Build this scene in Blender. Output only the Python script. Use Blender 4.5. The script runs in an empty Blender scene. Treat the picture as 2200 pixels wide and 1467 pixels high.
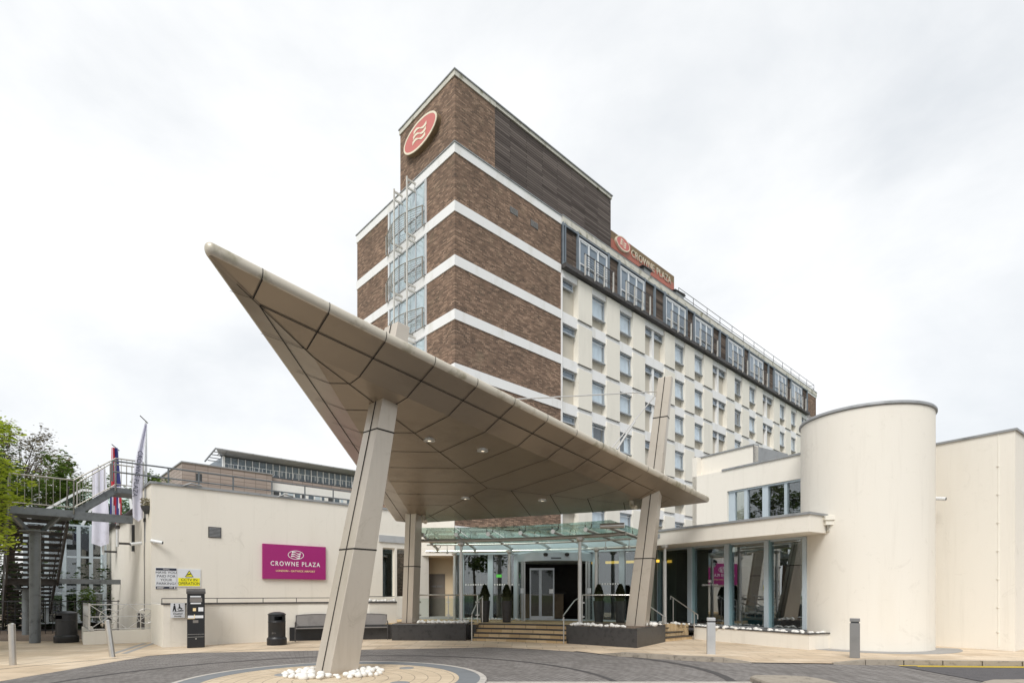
import bpy, math, random
from math import sin, cos, pi, radians, sqrt, atan2, hypot
random.seed(7)
S = bpy.context.scene
# ------------------------------------------------------------------ camera, sky, sun, exposure
cam = bpy.data.objects.new("camera", bpy.data.cameras.new("camera"))
S.collection.objects.link(cam)
cam.location = (0, 0, 1.6); cam.rotation_euler = (radians(90), 0, 0)
cam.data.sensor_width = 36.0
cam.data.lens = 36.0 * 1203 / 2200
cam.data.shift_y = (1275 - 733.5) / 2200
cam.data.clip_start = 0.1; cam.data.clip_end = 2000
S.camera = cam
S.view_settings.view_transform = 'Standard'; S.view_settings.look = 'None'
S.view_settings.gamma = 1.0; S.view_settings.exposure = 0.65
SUN_EL, SUN_AZ = radians(46), atan2(-0.30, -1.0)      # azimuth of the direction to the sun, clockwise from +Y
W = bpy.data.worlds.new("World"); S.world = W; W.use_nodes = True
nt = W.node_tree; nt.nodes.clear()
wo = nt.nodes.new('ShaderNodeOutputWorld'); bg = nt.nodes.new('ShaderNodeBackground')
sky = nt.nodes.new('ShaderNodeTexSky'); sky.sky_type = 'NISHITA'; sky.sun_disc = False
sky.sun_elevation = SUN_EL; sky.sun_rotation = SUN_AZ
tc = nt.nodes.new('ShaderNodeTexCoord'); mp = nt.nodes.new('ShaderNodeMapping'); mp.inputs['Scale'].default_value = (1, 1, 1.9)
mp.inputs['Location'].default_value = (1.3, 2.4, 0.7)
nz = nt.nodes.new('ShaderNodeTexNoise'); nz.inputs['Scale'].default_value = 1.9; nz.inputs['Detail'].default_value = 8; nz.inputs['Roughness'].default_value = 0.56
nz.inputs['Distortion'].default_value = 0.25
cr = nt.nodes.new('ShaderNodeValToRGB')
cr.color_ramp.elements[0].position = 0.32; cr.color_ramp.elements[0].color = (0.535, 0.555, 0.575, 1)
cr.color_ramp.elements[1].position = 0.60; cr.color_ramp.elements[1].color = (0.705, 0.71, 0.71, 1)
vm = nt.nodes.new('ShaderNodeVectorMath'); vm.operation = 'SCALE'; vm.inputs['Scale'].default_value = 10.0
mx = nt.nodes.new('ShaderNodeMix'); mx.data_type = 'RGBA'; mx.inputs[0].default_value = 0.93
L = nt.links.new
L(tc.outputs['Generated'], mp.inputs[0]); L(mp.outputs[0], nz.inputs['Vector']); sx_ = nt.nodes.new('ShaderNodeSeparateXYZ'); ma = nt.nodes.new('ShaderNodeMath'); ma.operation = 'MULTIPLY_ADD'; ma.inputs[1].default_value = -0.17
L(tc.outputs['Generated'], sx_.inputs[0]); L(sx_.outputs[0], ma.inputs[0]); L(nz.outputs['Fac'], ma.inputs[2]); L(ma.outputs[0], cr.inputs[0])
L(cr.outputs[0], vm.inputs[0]); L(sky.outputs[0], mx.inputs[6]); L(vm.outputs[0], mx.inputs[7])
L(mx.outputs[2], bg.inputs[0]); bg.inputs[1].default_value = 0.1; L(bg.outputs[0], wo.inputs[0])
sl = bpy.data.lights.new("sun", 'SUN'); sl.energy = 1.45; sl.angle = radians(25); sl.color = (1, 0.97, 0.92)
so = bpy.data.objects.new("sun", sl); S.collection.objects.link(so)
so.rotation_euler = (pi/2 - SUN_EL, 0, pi - SUN_AZ)
so.location = (-10, -20, 40)

# ------------------------------------------------------------------ helpers
class MB:
    def __init__(s): s.v = []; s.f = []
    def add(s, vs, fs):
        n = len(s.v); s.v += [tuple(p) for p in vs]; s.f += [tuple(i + n for i in f) for f in fs]; return s
    def box(s, x0, x1, y0, y1, z0, z1):
        return s.add([(x0,y0,z0),(x1,y0,z0),(x1,y1,z0),(x0,y1,z0),(x0,y0,z1),(x1,y0,z1),(x1,y1,z1),(x0,y1,z1)],
                     [(0,3,2,1),(4,5,6,7),(0,1,5,4),(1,2,6,5),(2,3,7,6),(3,0,4,7)])
    def wall(s, p, q, th, z0, z1):            # box along p->q, thickness th to the left of the direction
        dx, dy = q[0]-p[0], q[1]-p[1]; l = hypot(dx, dy); nx, ny = -dy/l*th, dx/l*th
        a = [(p[0],p[1]),(q[0],q[1]),(q[0]+nx,q[1]+ny),(p[0]+nx,p[1]+ny)]
        return s.prism(a, z0, z1)
    def prism(s, poly, z0, z1):
        n = len(poly); ar = sum(poly[i][0]*poly[(i+1)%n][1]-poly[(i+1)%n][0]*poly[i][1] for i in range(n))
        if ar < 0: poly = poly[::-1]
        return s.add([(x,y,z0) for x,y in poly]+[(x,y,z1) for x,y in poly],
                     [tuple(range(n-1,-1,-1)), tuple(range(n,2*n))]+[(i,(i+1)%n,n+(i+1)%n,n+i) for i in range(n)])
    def xprism(s, poly, y0, y1):              # polygon in x,z extruded along y
        n = len(poly); ar = sum(poly[i][0]*poly[(i+1)%n][1]-poly[(i+1)%n][0]*poly[i][1] for i in range(n))
        if ar < 0: poly = poly[::-1]
        return s.add([(x,y0,z) for x,z in poly]+[(x,y1,z) for x,z in poly],
                     [tuple(range(n)), tuple(range(2*n-1,n-1,-1))]+[(i,n+i,n+(i+1)%n,(i+1)%n) for i in range(n)])
    def quad(s, *p): return s.add(p, [tuple(range(len(p)))])
    def bar(s, p, q, w, h=None):              # rectangular bar between two points
        h = h or w
        d = [q[i]-p[i] for i in range(3)]; l = sqrt(sum(c*c for c in d)) or 1e-6; d = [c/l for c in d]
        if abs(d[2]) > .99: a = (1,0,0)
        else: m = hypot(d[0], d[1]); a = (-d[1]/m, d[0]/m, 0)
        b = (d[1]*a[2]-d[2]*a[1], d[2]*a[0]-d[0]*a[2], d[0]*a[1]-d[1]*a[0])
        v = []
        for c in (p, q):
            for i, j in ((-1,-1),(1,-1),(1,1),(-1,1)):
                v.append(tuple(c[k]+a[k]*w/2*i+b[k]*h/2*j for k in range(3)))
        return s.add(v, [(3,2,1,0),(4,5,6,7),(0,1,5,4),(1,2,6,5),(2,3,7,6),(3,0,4,7)])
    def tube(s, pts, r, n=8, r1=None, cap=True):
        N = len(pts); rings = []
        for i in range(N):
            a = pts[max(i-1,0)]; b = pts[min(i+1,N-1)]
            d = [b[k]-a[k] for k in range(3)]; l = sqrt(sum(c*c for c in d)) or 1e-6; d = [c/l for c in d]
            u = (1,0,0) if abs(d[2]) > .99 else (-d[1]/hypot(d[0],d[1]), d[0]/hypot(d[0],d[1]), 0)
            w = (d[1]*u[2]-d[2]*u[1], d[2]*u[0]-d[0]*u[2], d[0]*u[1]-d[1]*u[0])
            rr = r if r1 is None else r+(r1-r)*i/(N-1)
            rings.append([tuple(pts[i][k]+rr*(cos(2*pi*j/n)*u[k]+sin(2*pi*j/n)*w[k]) for k in range(3)) for j in range(n)])
        v = [p for rg in rings for p in rg]; f = []
        for i in range(N-1):
            for j in range(n): f.append((i*n+j, i*n+(j+1)%n, (i+1)*n+(j+1)%n, (i+1)*n+j))
        if cap: f += [tuple(range(n-1,-1,-1)), tuple(range((N-1)*n, N*n))]
        return s.add(v, f)
    def lathe(s, prof, n=32, c=(0,0)):
        v = []; f = []; m = len(prof)
        for r, z in prof:
            for j in range(n): v.append((c[0]+r*cos(2*pi*j/n), c[1]+r*sin(2*pi*j/n), z))
        for i in range(m-1):
            for j in range(n): f.append((i*n+j, i*n+(j+1)%n, (i+1)*n+(j+1)%n, (i+1)*n+j))
        f += [tuple(range(n-1,-1,-1)), tuple(range((m-1)*n, m*n))]
        return s.add(v, f)
    def arcwall(s, c, r0, r1, a0, a1, z0, z1, n=24):   # sector ring; angles in degrees; z0,z1 may be functions of r
        v = []; f = []
        zz = lambda z, r: z(r) if callable(z) else z
        for i in range(n+1):
            a = radians(a0+(a1-a0)*i/n)
            for r, z in ((r0,z0),(r1,z0),(r1,z1),(r0,z1)): v.append((c[0]+r*cos(a), c[1]+r*sin(a), zz(z, r)))
        sg = 1 if a1 > a0 else -1
        for i in range(n):
            for j in range(4):
                q = (i*4+j, i*4+(j+1)%4, (i+1)*4+(j+1)%4, (i+1)*4+j); f.append(q if sg < 0 else q[::-1])
        f += [(0,1,2,3), (n*4+3,n*4+2,n*4+1,n*4)]
        return s.add(v, f)

def mesh(name, mb, mat, smooth=False):
    me = bpy.data.meshes.new(name); me.from_pydata(mb.v, [], mb.f); me.update()
    for m in (mat if isinstance(mat, (list, tuple)) else [mat]): me.materials.append(m)
    if smooth:
        me.polygons.foreach_set('use_smooth', [True]*len(me.polygons))
    return me
def props(o, label=None, cat=None, group=None, kind=None):
    if label: o['label'] = label
    if cat: o['category'] = cat
    if group: o['group'] = group
    if kind: o['kind'] = kind
    return o
def thing(name, label, cat, loc=(0,0,0), rz=0, group=None, kind=None):
    o = bpy.data.objects.new(name, None); S.collection.objects.link(o); o.empty_display_size = .3
    o.location = loc; o.rotation_euler = (0,0,rz); return props(o, label, cat, group, kind)
def sharp(o, ang=35):
    m = o.modifiers.new('smooth', 'EDGE_SPLIT'); m.split_angle = radians(ang)
def part(name, mb, mat, parent, label=None, world=False, smooth=False, bevel=0, loc=None, split=True):
    """one mesh object under parent; world=True: mb is in world coordinates and the parent is a top-level empty"""
    if world:
        rt = parent
        while rt.parent is not None: rt = rt.parent
        lx, ly, lz = rt.location; a = -rt.rotation_euler[2]; c, sn = cos(a), sin(a)
        mb.v = [((x-lx)*c-(y-ly)*sn, (x-lx)*sn+(y-ly)*c, z-lz) for x, y, z in mb.v]
    o = bpy.data.objects.new(name, mesh(name, mb, mat, smooth)); S.collection.objects.link(o); o.parent = parent
    if loc: o.location = loc
    if label: o['label'] = label
    if bevel:
        b = o.modifiers.new('bevel', 'BEVEL'); b.width = bevel; b.segments = 2; b.limit_method = 'ANGLE'
    if smooth and split: sharp(o)
    return o
def single(name, mb, mat, label, cat, loc=(0,0,0), rz=0, group=None, kind=None, smooth=False, bevel=0, world=True):
    if world:
        a = -rz; c, sn = cos(a), sin(a)
        mb.v = [((x-loc[0])*c-(y-loc[1])*sn, (x-loc[0])*sn+(y-loc[1])*c, z-loc[2]) for x, y, z in mb.v]
    o = bpy.data.objects.new(name, mesh(name, mb, mat, smooth)); S.collection.objects.link(o)
    o.location = loc; o.rotation_euler = (0,0,rz)
    if bevel:
        b = o.modifiers.new('bevel', 'BEVEL'); b.width = bevel; b.segments = 2; b.limit_method = 'ANGLE'
    if smooth: sharp(o)
    return props(o, label, cat, group, kind)
def struct(name, mb, mat, label=None): return single(name, mb, mat, label, None, kind='structure')
def dup(o, loc=None, rz=None, parent=None, label=None):
    c = o.copy(); S.collection.objects.link(c)
    if parent is not None: c.parent = parent
    if loc is not None: c.location = loc
    if rz is not None: c.rotation_euler = (0,0,rz)
    if label: c['label'] = label
    for ch in [x for x in bpy.data.objects if x.parent is o]: dup(ch, parent=c)
    return c
def each(name, boxes, mat, parent, **kw):
    out = []
    for bx in boxes:
        q = MB(); q.box(*bx); out.append(part(name, q, mat, parent, **kw))
    return out
def text(s, size, mat, parent, x, z, y=-.01, align='CENTER', depth=.004, space=1.0, name='lettering', sx=1.0, rot=0, bold=0):
    cu = bpy.data.curves.new('t', 'FONT'); cu.body = s; cu.size = size; cu.align_x = align; cu.align_y = 'CENTER'
    cu.space_character = space; cu.offset = bold; cu.resolution_u = 3
    cu.extrude = depth
    t = bpy.data.objects.new('t', cu); S.collection.objects.link(t)
    bpy.context.view_layer.update()
    me = bpy.data.meshes.new_from_object(t.evaluated_get(bpy.context.evaluated_depsgraph_get()))
    bpy.data.objects.remove(t)
    for v in me.vertices:
        a, b, c = v.co; a *= sx
        a, b = a*cos(rot)-b*sin(rot), a*sin(rot)+b*cos(rot)
        v.co = (x+a, y-c, z+b)
    me.materials.clear(); me.materials.append(mat)
    o = bpy.data.objects.new(name, me); S.collection.objects.link(o); o.parent = parent
    return o
def waves(mb, cx, cz, w, h, y0, y1):          # three wavy ribbons, thin at the waist, flared at the ends
    for k in (-1, 0, 1):
        top = []; bot = []
        for i in range(17):
            t = i/16; x = (t-.5)*w; base = k*h*.36 - x*0.10 + h*.13*sin((t-.5)*2*pi)*-1
            th = h*(.035+.10*abs(2*t-1)**.8)
            top.append((cx+x-k*w*.05*-1, cz+base+th)); bot.append((cx+x-k*w*.05*-1, cz+base-th))
        for i in range(16):
            mb.xprism([top[i], top[i+1], bot[i+1], bot[i]], y0, y1)
def ell(cx, cz, rx, rz, n=48): return [(cx+rx*cos(2*pi*i/n), cz+rz*sin(2*pi*i/n)) for i in range(n)]
def ering(mb, cx, cz, rx, rz, w, y0, y1, n=48):
    a = ell(cx, cz, rx, rz, n); b = ell(cx, cz, rx-w, rz-w, n)
    for i in range(n):
        j = (i+1) % n; mb.xprism([a[i], a[j], b[j], b[i]], y0, y1)

# ------------------------------------------------------------------ materials
def newmat(name):
    m = bpy.data.materials.new(name); m.use_nodes = True
    return m, m.node_tree.nodes, m.node_tree.links, m.node_tree.nodes['Principled BSDF']
def N(ns, t, **kw):
    n = ns.new(t)
    for k, v in kw.items():
        if k in n.inputs: n.inputs[k].default_value = v
        else: setattr(n, k, v)
    return n
def c4(c): return (c[0], c[1], c[2], 1)
def plain(name, col, rough=.5, metal=0.0, var=.12, scale=3.0, bump=0.0, bscale=60, spec=.5, streak=False, dirt=None, stain=None, bdist=.01):
    """paint / metal / render with a soft large-scale variation and a fine grain"""
    m, ns, lk, b = newmat(name)
    t = N(ns, 'ShaderNodeTexCoord'); mp = N(ns, 'ShaderNodeMapping')
    if streak: mp.inputs['Scale'].default_value = (1, 1, .22)
    lk.new(t.outputs['Object'], mp.inputs[0])
    n1 = N(ns, 'ShaderNodeTexNoise', Scale=scale, Detail=5.0, Roughness=.6); lk.new(mp.outputs[0], n1.inputs['Vector'])
    r = N(ns, 'ShaderNodeValToRGB'); r.color_ramp.elements[0].position = .3; r.color_ramp.elements[1].position = .7
    d = dirt or [c*(1-var*1.6) for c in col]
    r.color_ramp.elements[0].color = c4(d); r.color_ramp.elements[1].color = c4([min(1, c*(1+var*.4)) for c in col])
    e = r.color_ramp.elements.new(.46); e.color = c4(col)
    lk.new(n1.outputs['Fac'], r.inputs[0]); last = r.outputs[0]
    if stain:                                        # faint rain streaks and patched, cracked areas
        m2 = N(ns, 'ShaderNodeMapping'); m2.inputs['Scale'].default_value = (3.2, 3.2, .20); lk.new(t.outputs['Object'], m2.inputs[0])
        a1 = N(ns, 'ShaderNodeTexNoise', Scale=1.3, Detail=8.0, Roughness=.7); lk.new(m2.outputs[0], a1.inputs['Vector'])
        a2 = N(ns, 'ShaderNodeTexNoise', Scale=1.6, Detail=9.0, Roughness=.75, Distortion=1.2); lk.new(t.outputs['Object'], a2.inputs['Vector'])
        for src, lo, hi, k in ((a1, .54, .76, .36), (a2, .575, .66, .34)):
            mr = N(ns, 'ShaderNodeMapRange'); mr.inputs[1].default_value = lo; mr.inputs[2].default_value = hi; mr.inputs[4].default_value = k
            lk.new(src.outputs['Fac'], mr.inputs[0]); mm = N(ns, 'ShaderNodeMix', data_type='RGBA'); mm.inputs[7].default_value = c4(stain)
            lk.new(mr.outputs[0], mm.inputs[0]); lk.new(last, mm.inputs[6]); last = mm.outputs[2]
    lk.new(last, b.inputs['Base Color'])
    b.inputs['Roughness'].default_value = rough; b.inputs['Metallic'].default_value = metal
    b.inputs['Specular IOR Level'].default_value = spec
    if bump:
        n2 = N(ns, 'ShaderNodeTexNoise', Scale=bscale, Detail=3.0); lk.new(t.outputs['Object'], n2.inputs['Vector'])
        bp = N(ns, 'ShaderNodeBump', Strength=bump, Distance=bdist); lk.new(n2.outputs['Fac'], bp.inputs['Height']); lk.new(bp.outputs[0], b.inputs['Normal'])
    return m
def brickmat(name, cols, mortar, bw=.225, bh=.075, rough=.9, mode='wall', ms=.012, moss=None, bump=.4, off=.5, var=.6):
    m, ns, lk, b = newmat(name)
    t = N(ns, 'ShaderNodeTexCoord'); sp = N(ns, 'ShaderNodeSeparateXYZ'); lk.new(t.outputs['Object'], sp.inputs[0])
    cb = N(ns, 'ShaderNodeCombineXYZ')
    if mode == 'wall':
        a = N(ns, 'ShaderNodeMath', operation='ADD'); lk.new(sp.outputs[0], a.inputs[0]); lk.new(sp.outputs[1], a.inputs[1])
        lk.new(a.outputs[0], cb.inputs[0]); lk.new(sp.outputs[2], cb.inputs[1])
    elif mode == 'flat':
        lk.new(sp.outputs[0], cb.inputs[0]); lk.new(sp.outputs[1], cb.inputs[1])
    elif mode == 'polar':
        a = N(ns, 'ShaderNodeMath', operation='ARCTAN2'); lk.new(sp.outputs[1], a.inputs[0]); lk.new(sp.outputs[0], a.inputs[1])
        a2 = N(ns, 'ShaderNodeMath', operation='MULTIPLY'); a2.inputs[1].default_value = 6.0; lk.new(a.outputs[0], a2.inputs[0])
        ln = N(ns, 'ShaderNodeVectorMath', operation='LENGTH'); lk.new(t.outputs['Object'], ln.inputs[0])
        lk.new(a2.outputs[0], cb.inputs[0]); lk.new(ln.outputs['Value'], cb.inputs[1])
    br = N(ns, 'ShaderNodeTexBrick'); br.offset = off
    br.inputs['Scale'].default_value = 1; br.inputs['Brick Width'].default_value = bw; br.inputs['Row Height'].default_value = bh
    br.inputs['Mortar Size'].default_value = ms; br.inputs['Mortar Smooth'].default_value = .2; br.inputs['Bias'].default_value = 0
    br.inputs['Color1'].default_value = (0,0,0,1); br.inputs['Color2'].default_value = (1,1,1,1); br.inputs['Mortar'].default_value = (.5,.5,.5,1)
    lk.new(cb.outputs[0], br.inputs['Vector'])
    r = N(ns, 'ShaderNodeValToRGB')
    es = r.color_ramp.elements
    while len(es) < len(cols): es.new(.5)
    for i, c in enumerate(cols): es[i].position = i/(len(cols)-1); es[i].color = c4(c)
    s2_ = N(ns, 'ShaderNodeSeparateXYZ'); lk.new(cb.outputs[0], s2_.inputs[0])       # one random tone per brick
    def mth(op, a, b_=None):
        q = N(ns, 'ShaderNodeMath', operation=op)
        for i, x in enumerate((a, b_)):
            if x is None: continue
            if isinstance(x, (int, float)): q.inputs[i].default_value = x
            else: lk.new(x, q.inputs[i])
        return q.outputs[0]
    row = mth('FLOOR', mth('DIVIDE', s2_.outputs[1], bh)); sh = mth('MULTIPLY', mth('FLOORED_MODULO', row, 2.0), off)
    col_ = mth('FLOOR', mth('ADD', mth('DIVIDE', s2_.outputs[0], bw), sh))
    c2 = N(ns, 'ShaderNodeCombineXYZ'); lk.new(col_, c2.inputs[0]); lk.new(row, c2.inputs[1])
    wn = N(ns, 'ShaderNodeTexWhiteNoise'); wn.noise_dimensions = '2D'; lk.new(c2.outputs[0], wn.inputs['Vector'])
    lk.new(wn.outputs['Value'], r.inputs[0])
    n1 = N(ns, 'ShaderNodeTexNoise', Scale=.5, Detail=6.0, Roughness=.65); lk.new(t.outputs['Object'], n1.inputs['Vector'])
    mr = N(ns, 'ShaderNodeMapRange'); mr.inputs[1].default_value = .3; mr.inputs[2].default_value = .7
    mr.inputs[3].default_value = 1-var*.4; mr.inputs[4].default_value = 1+var*.35; lk.new(n1.outputs['Fac'], mr.inputs[0])
    mu = N(ns, 'ShaderNodeVectorMath', operation='SCALE'); lk.new(r.outputs[0], mu.inputs[0]); lk.new(mr.outputs[0], mu.inputs['Scale'])
    mm = N(ns, 'ShaderNodeMix', data_type='RGBA'); mm.inputs[7].default_value = c4(mortar)
    lk.new(br.outputs['Fac'], mm.inputs[0]); lk.new(mu.outputs[0], mm.inputs[6])
    last = mm.outputs[2]
    if moss:
        n3 = N(ns, 'ShaderNodeTexNoise', Scale=.9, Detail=5.0, Roughness=.7); lk.new(t.outputs['Object'], n3.inputs['Vector'])
        mr3 = N(ns, 'ShaderNodeMapRange'); mr3.inputs[1].default_value = .56; mr3.inputs[2].default_value = .75; mr3.inputs[4].default_value = .55
        lk.new(n3.outputs['Fac'], mr3.inputs[0])
        m3 = N(ns, 'ShaderNodeMix', data_type='RGBA'); m3.inputs[7].default_value = c4(moss); lk.new(mr3.outputs[0], m3.inputs[0]); lk.new(last, m3.inputs[6]); last = m3.outputs[2]
    if mode != 'wall':
        for sc, lo, hi, k in ((.35, .5, .72, .30), (1.7, .58, .75, .38), (14, .66, .74, .5)):
            n4 = N(ns, 'ShaderNodeTexNoise', Scale=sc, Detail=8.0, Roughness=.7, Distortion=.6); lk.new(t.outputs['Object'], n4.inputs['Vector'])
            m4 = N(ns, 'ShaderNodeMapRange'); m4.inputs[1].default_value = lo; m4.inputs[2].default_value = hi; m4.inputs[4].default_value = k; lk.new(n4.outputs['Fac'], m4.inputs[0])
            x4 = N(ns, 'ShaderNodeMix', data_type='RGBA'); x4.inputs[7].default_value = c4([c*.45 for c in mortar]); lk.new(m4.outputs[0], x4.inputs[0]); lk.new(last, x4.inputs[6]); last = x4.outputs[2]
    lk.new(last, b.inputs['Base Color']); b.inputs['Roughness'].default_value = rough; b.inputs['Specular IOR Level'].default_value = .25
    iv = N(ns, 'ShaderNodeMath', operation='SUBTRACT'); iv.inputs[0].default_value = 1; lk.new(br.outputs['Fac'], iv.inputs[1])
    bp = N(ns, 'ShaderNodeBump', Strength=bump, Distance=.01); lk.new(iv.outputs[0], bp.inputs['Height']); lk.new(bp.outputs[0], b.inputs['Normal'])
    return m
def planks(name, c0, c1, bh=.12):
    m, ns, lk, b = newmat(name)
    t = N(ns, 'ShaderNodeTexCoord'); sp = N(ns, 'ShaderNodeSeparateXYZ'); lk.new(t.outputs['Object'], sp.inputs[0])
    a = N(ns, 'ShaderNodeMath', operation='ADD'); lk.new(sp.outputs[0], a.inputs[0]); lk.new(sp.outputs[1], a.inputs[1])
    cb = N(ns, 'ShaderNodeCombineXYZ'); lk.new(a.outputs[0], cb.inputs[0]); lk.new(sp.outputs[2], cb.inputs[1])
    br = N(ns, 'ShaderNodeTexBrick'); br.inputs['Scale'].default_value = 1; br.inputs['Brick Width'].default_value = 2.6; br.inputs['Row Height'].default_value = bh
    br.inputs['Mortar Size'].default_value = .012; br.inputs['Color1'].default_value = (0,0,0,1); br.inputs['Color2'].default_value = (1,1,1,1)
    br.inputs['Mortar'].default_value = (0,0,0,1); lk.new(cb.outputs[0], br.inputs['Vector'])
    mp = N(ns, 'ShaderNodeMapping'); mp.inputs['Scale'].default_value = (.5, 9, 1); lk.new(cb.outputs[0], mp.inputs[0])
    n1 = N(ns, 'ShaderNodeTexNoise', Scale=1.0, Detail=6.0, Roughness=.7); lk.new(mp.outputs[0], n1.inputs['Vector'])
    mx_ = N(ns, 'ShaderNodeMix', data_type='RGBA'); mx_.inputs[0].default_value = .65
    lk.new(br.outputs['Color'], mx_.inputs[6]); lk.new(n1.outputs['Color'], mx_.inputs[7])
    r = N(ns, 'ShaderNodeValToRGB'); r.color_ramp.elements[0].position = .25; r.color_ramp.elements[1].position = .72
    r.color_ramp.elements[0].color = c4(c0); r.color_ramp.elements[1].color = c4(c1); lk.new(mx_.outputs[2], r.inputs[0])
    mm = N(ns, 'ShaderNodeMix', data_type='RGBA'); mm.inputs[7].default_value = (.012,.01,.009,1); lk.new(br.outputs['Fac'], mm.inputs[0]); lk.new(r.outputs[0], mm.inputs[6])
    lk.new(mm.outputs[2], b.inputs['Base Color']); b.inputs['Roughness'].default_value = .85; b.inputs['Specular IOR Level'].default_value = .2
    return m
def glass(name, tint=(.8,.88,.86), refl=.12, rough=.0, gcol=(.95,.97,1)):
    m, ns, lk, b = newmat(name); ns.remove(b); out = ns['Material Output']
    tr = N(ns, 'ShaderNodeBsdfTransparent'); tr.inputs[0].default_value = c4(tint)
    gl = N(ns, 'ShaderNodeBsdfGlossy'); gl.inputs[0].default_value = c4(gcol); gl.inputs['Roughness'].default_value = rough
    fr = N(ns, 'ShaderNodeLayerWeight'); fr.inputs['Blend'].default_value = .5
    pw = N(ns, 'ShaderNodeMath', operation='POWER'); pw.inputs[1].default_value = 4.5; lk.new(fr.outputs['Facing'], pw.inputs[0])
    ad = N(ns, 'ShaderNodeMath', operation='ADD'); ad.inputs[1].default_value = refl; ad.use_clamp = True; lk.new(pw.outputs[0], ad.inputs[0])
    mxs = N(ns, 'ShaderNodeMixShader'); lk.new(ad.outputs[0], mxs.inputs[0]); lk.new(tr.outputs[0], mxs.inputs[1]); lk.new(gl.outputs[0], mxs.inputs[2])
    lk.new(mxs.outputs[0], out.inputs[0]); return m
def leafmat(name, c0, c1, tr=.35):
    m, ns, lk, b = newmat(name); out = ns['Material Output']
    t = N(ns, 'ShaderNodeTexCoord'); n1 = N(ns, 'ShaderNodeTexNoise', Scale=2.2, Detail=4.0); lk.new(t.outputs['Object'], n1.inputs['Vector'])
    r = N(ns, 'ShaderNodeValToRGB'); r.color_ramp.elements[0].position = .35; r.color_ramp.elements[1].position = .65
    r.color_ramp.elements[0].color = c4(c0); r.color_ramp.elements[1].color = c4(c1); lk.new(n1.outputs['Fac'], r.inputs[0]); lk.new(r.outputs[0], b.inputs['Base Color'])
    b.inputs['Roughness'].default_value = .6; b.inputs['Specular IOR Level'].default_value = .25
    tl = N(ns, 'ShaderNodeBsdfTranslucent'); lk.new(r.outputs[0], tl.inputs[0])
    ms = N(ns, 'ShaderNodeMixShader'); ms.inputs[0].default_value = tr; lk.new(b.outputs[0], ms.inputs[1]); lk.new(tl.outputs[0], ms.inputs[2]); lk.new(ms.outputs[0], out.inputs[0])
    return m
def emit(name, col, st):
    m, ns, lk, b = newmat(name); b.inputs['Base Color'].default_value = c4(col); b.inputs['Emission Color'].default_value = c4(col); b.inputs['Emission Strength'].default_value = st; return m

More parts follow.
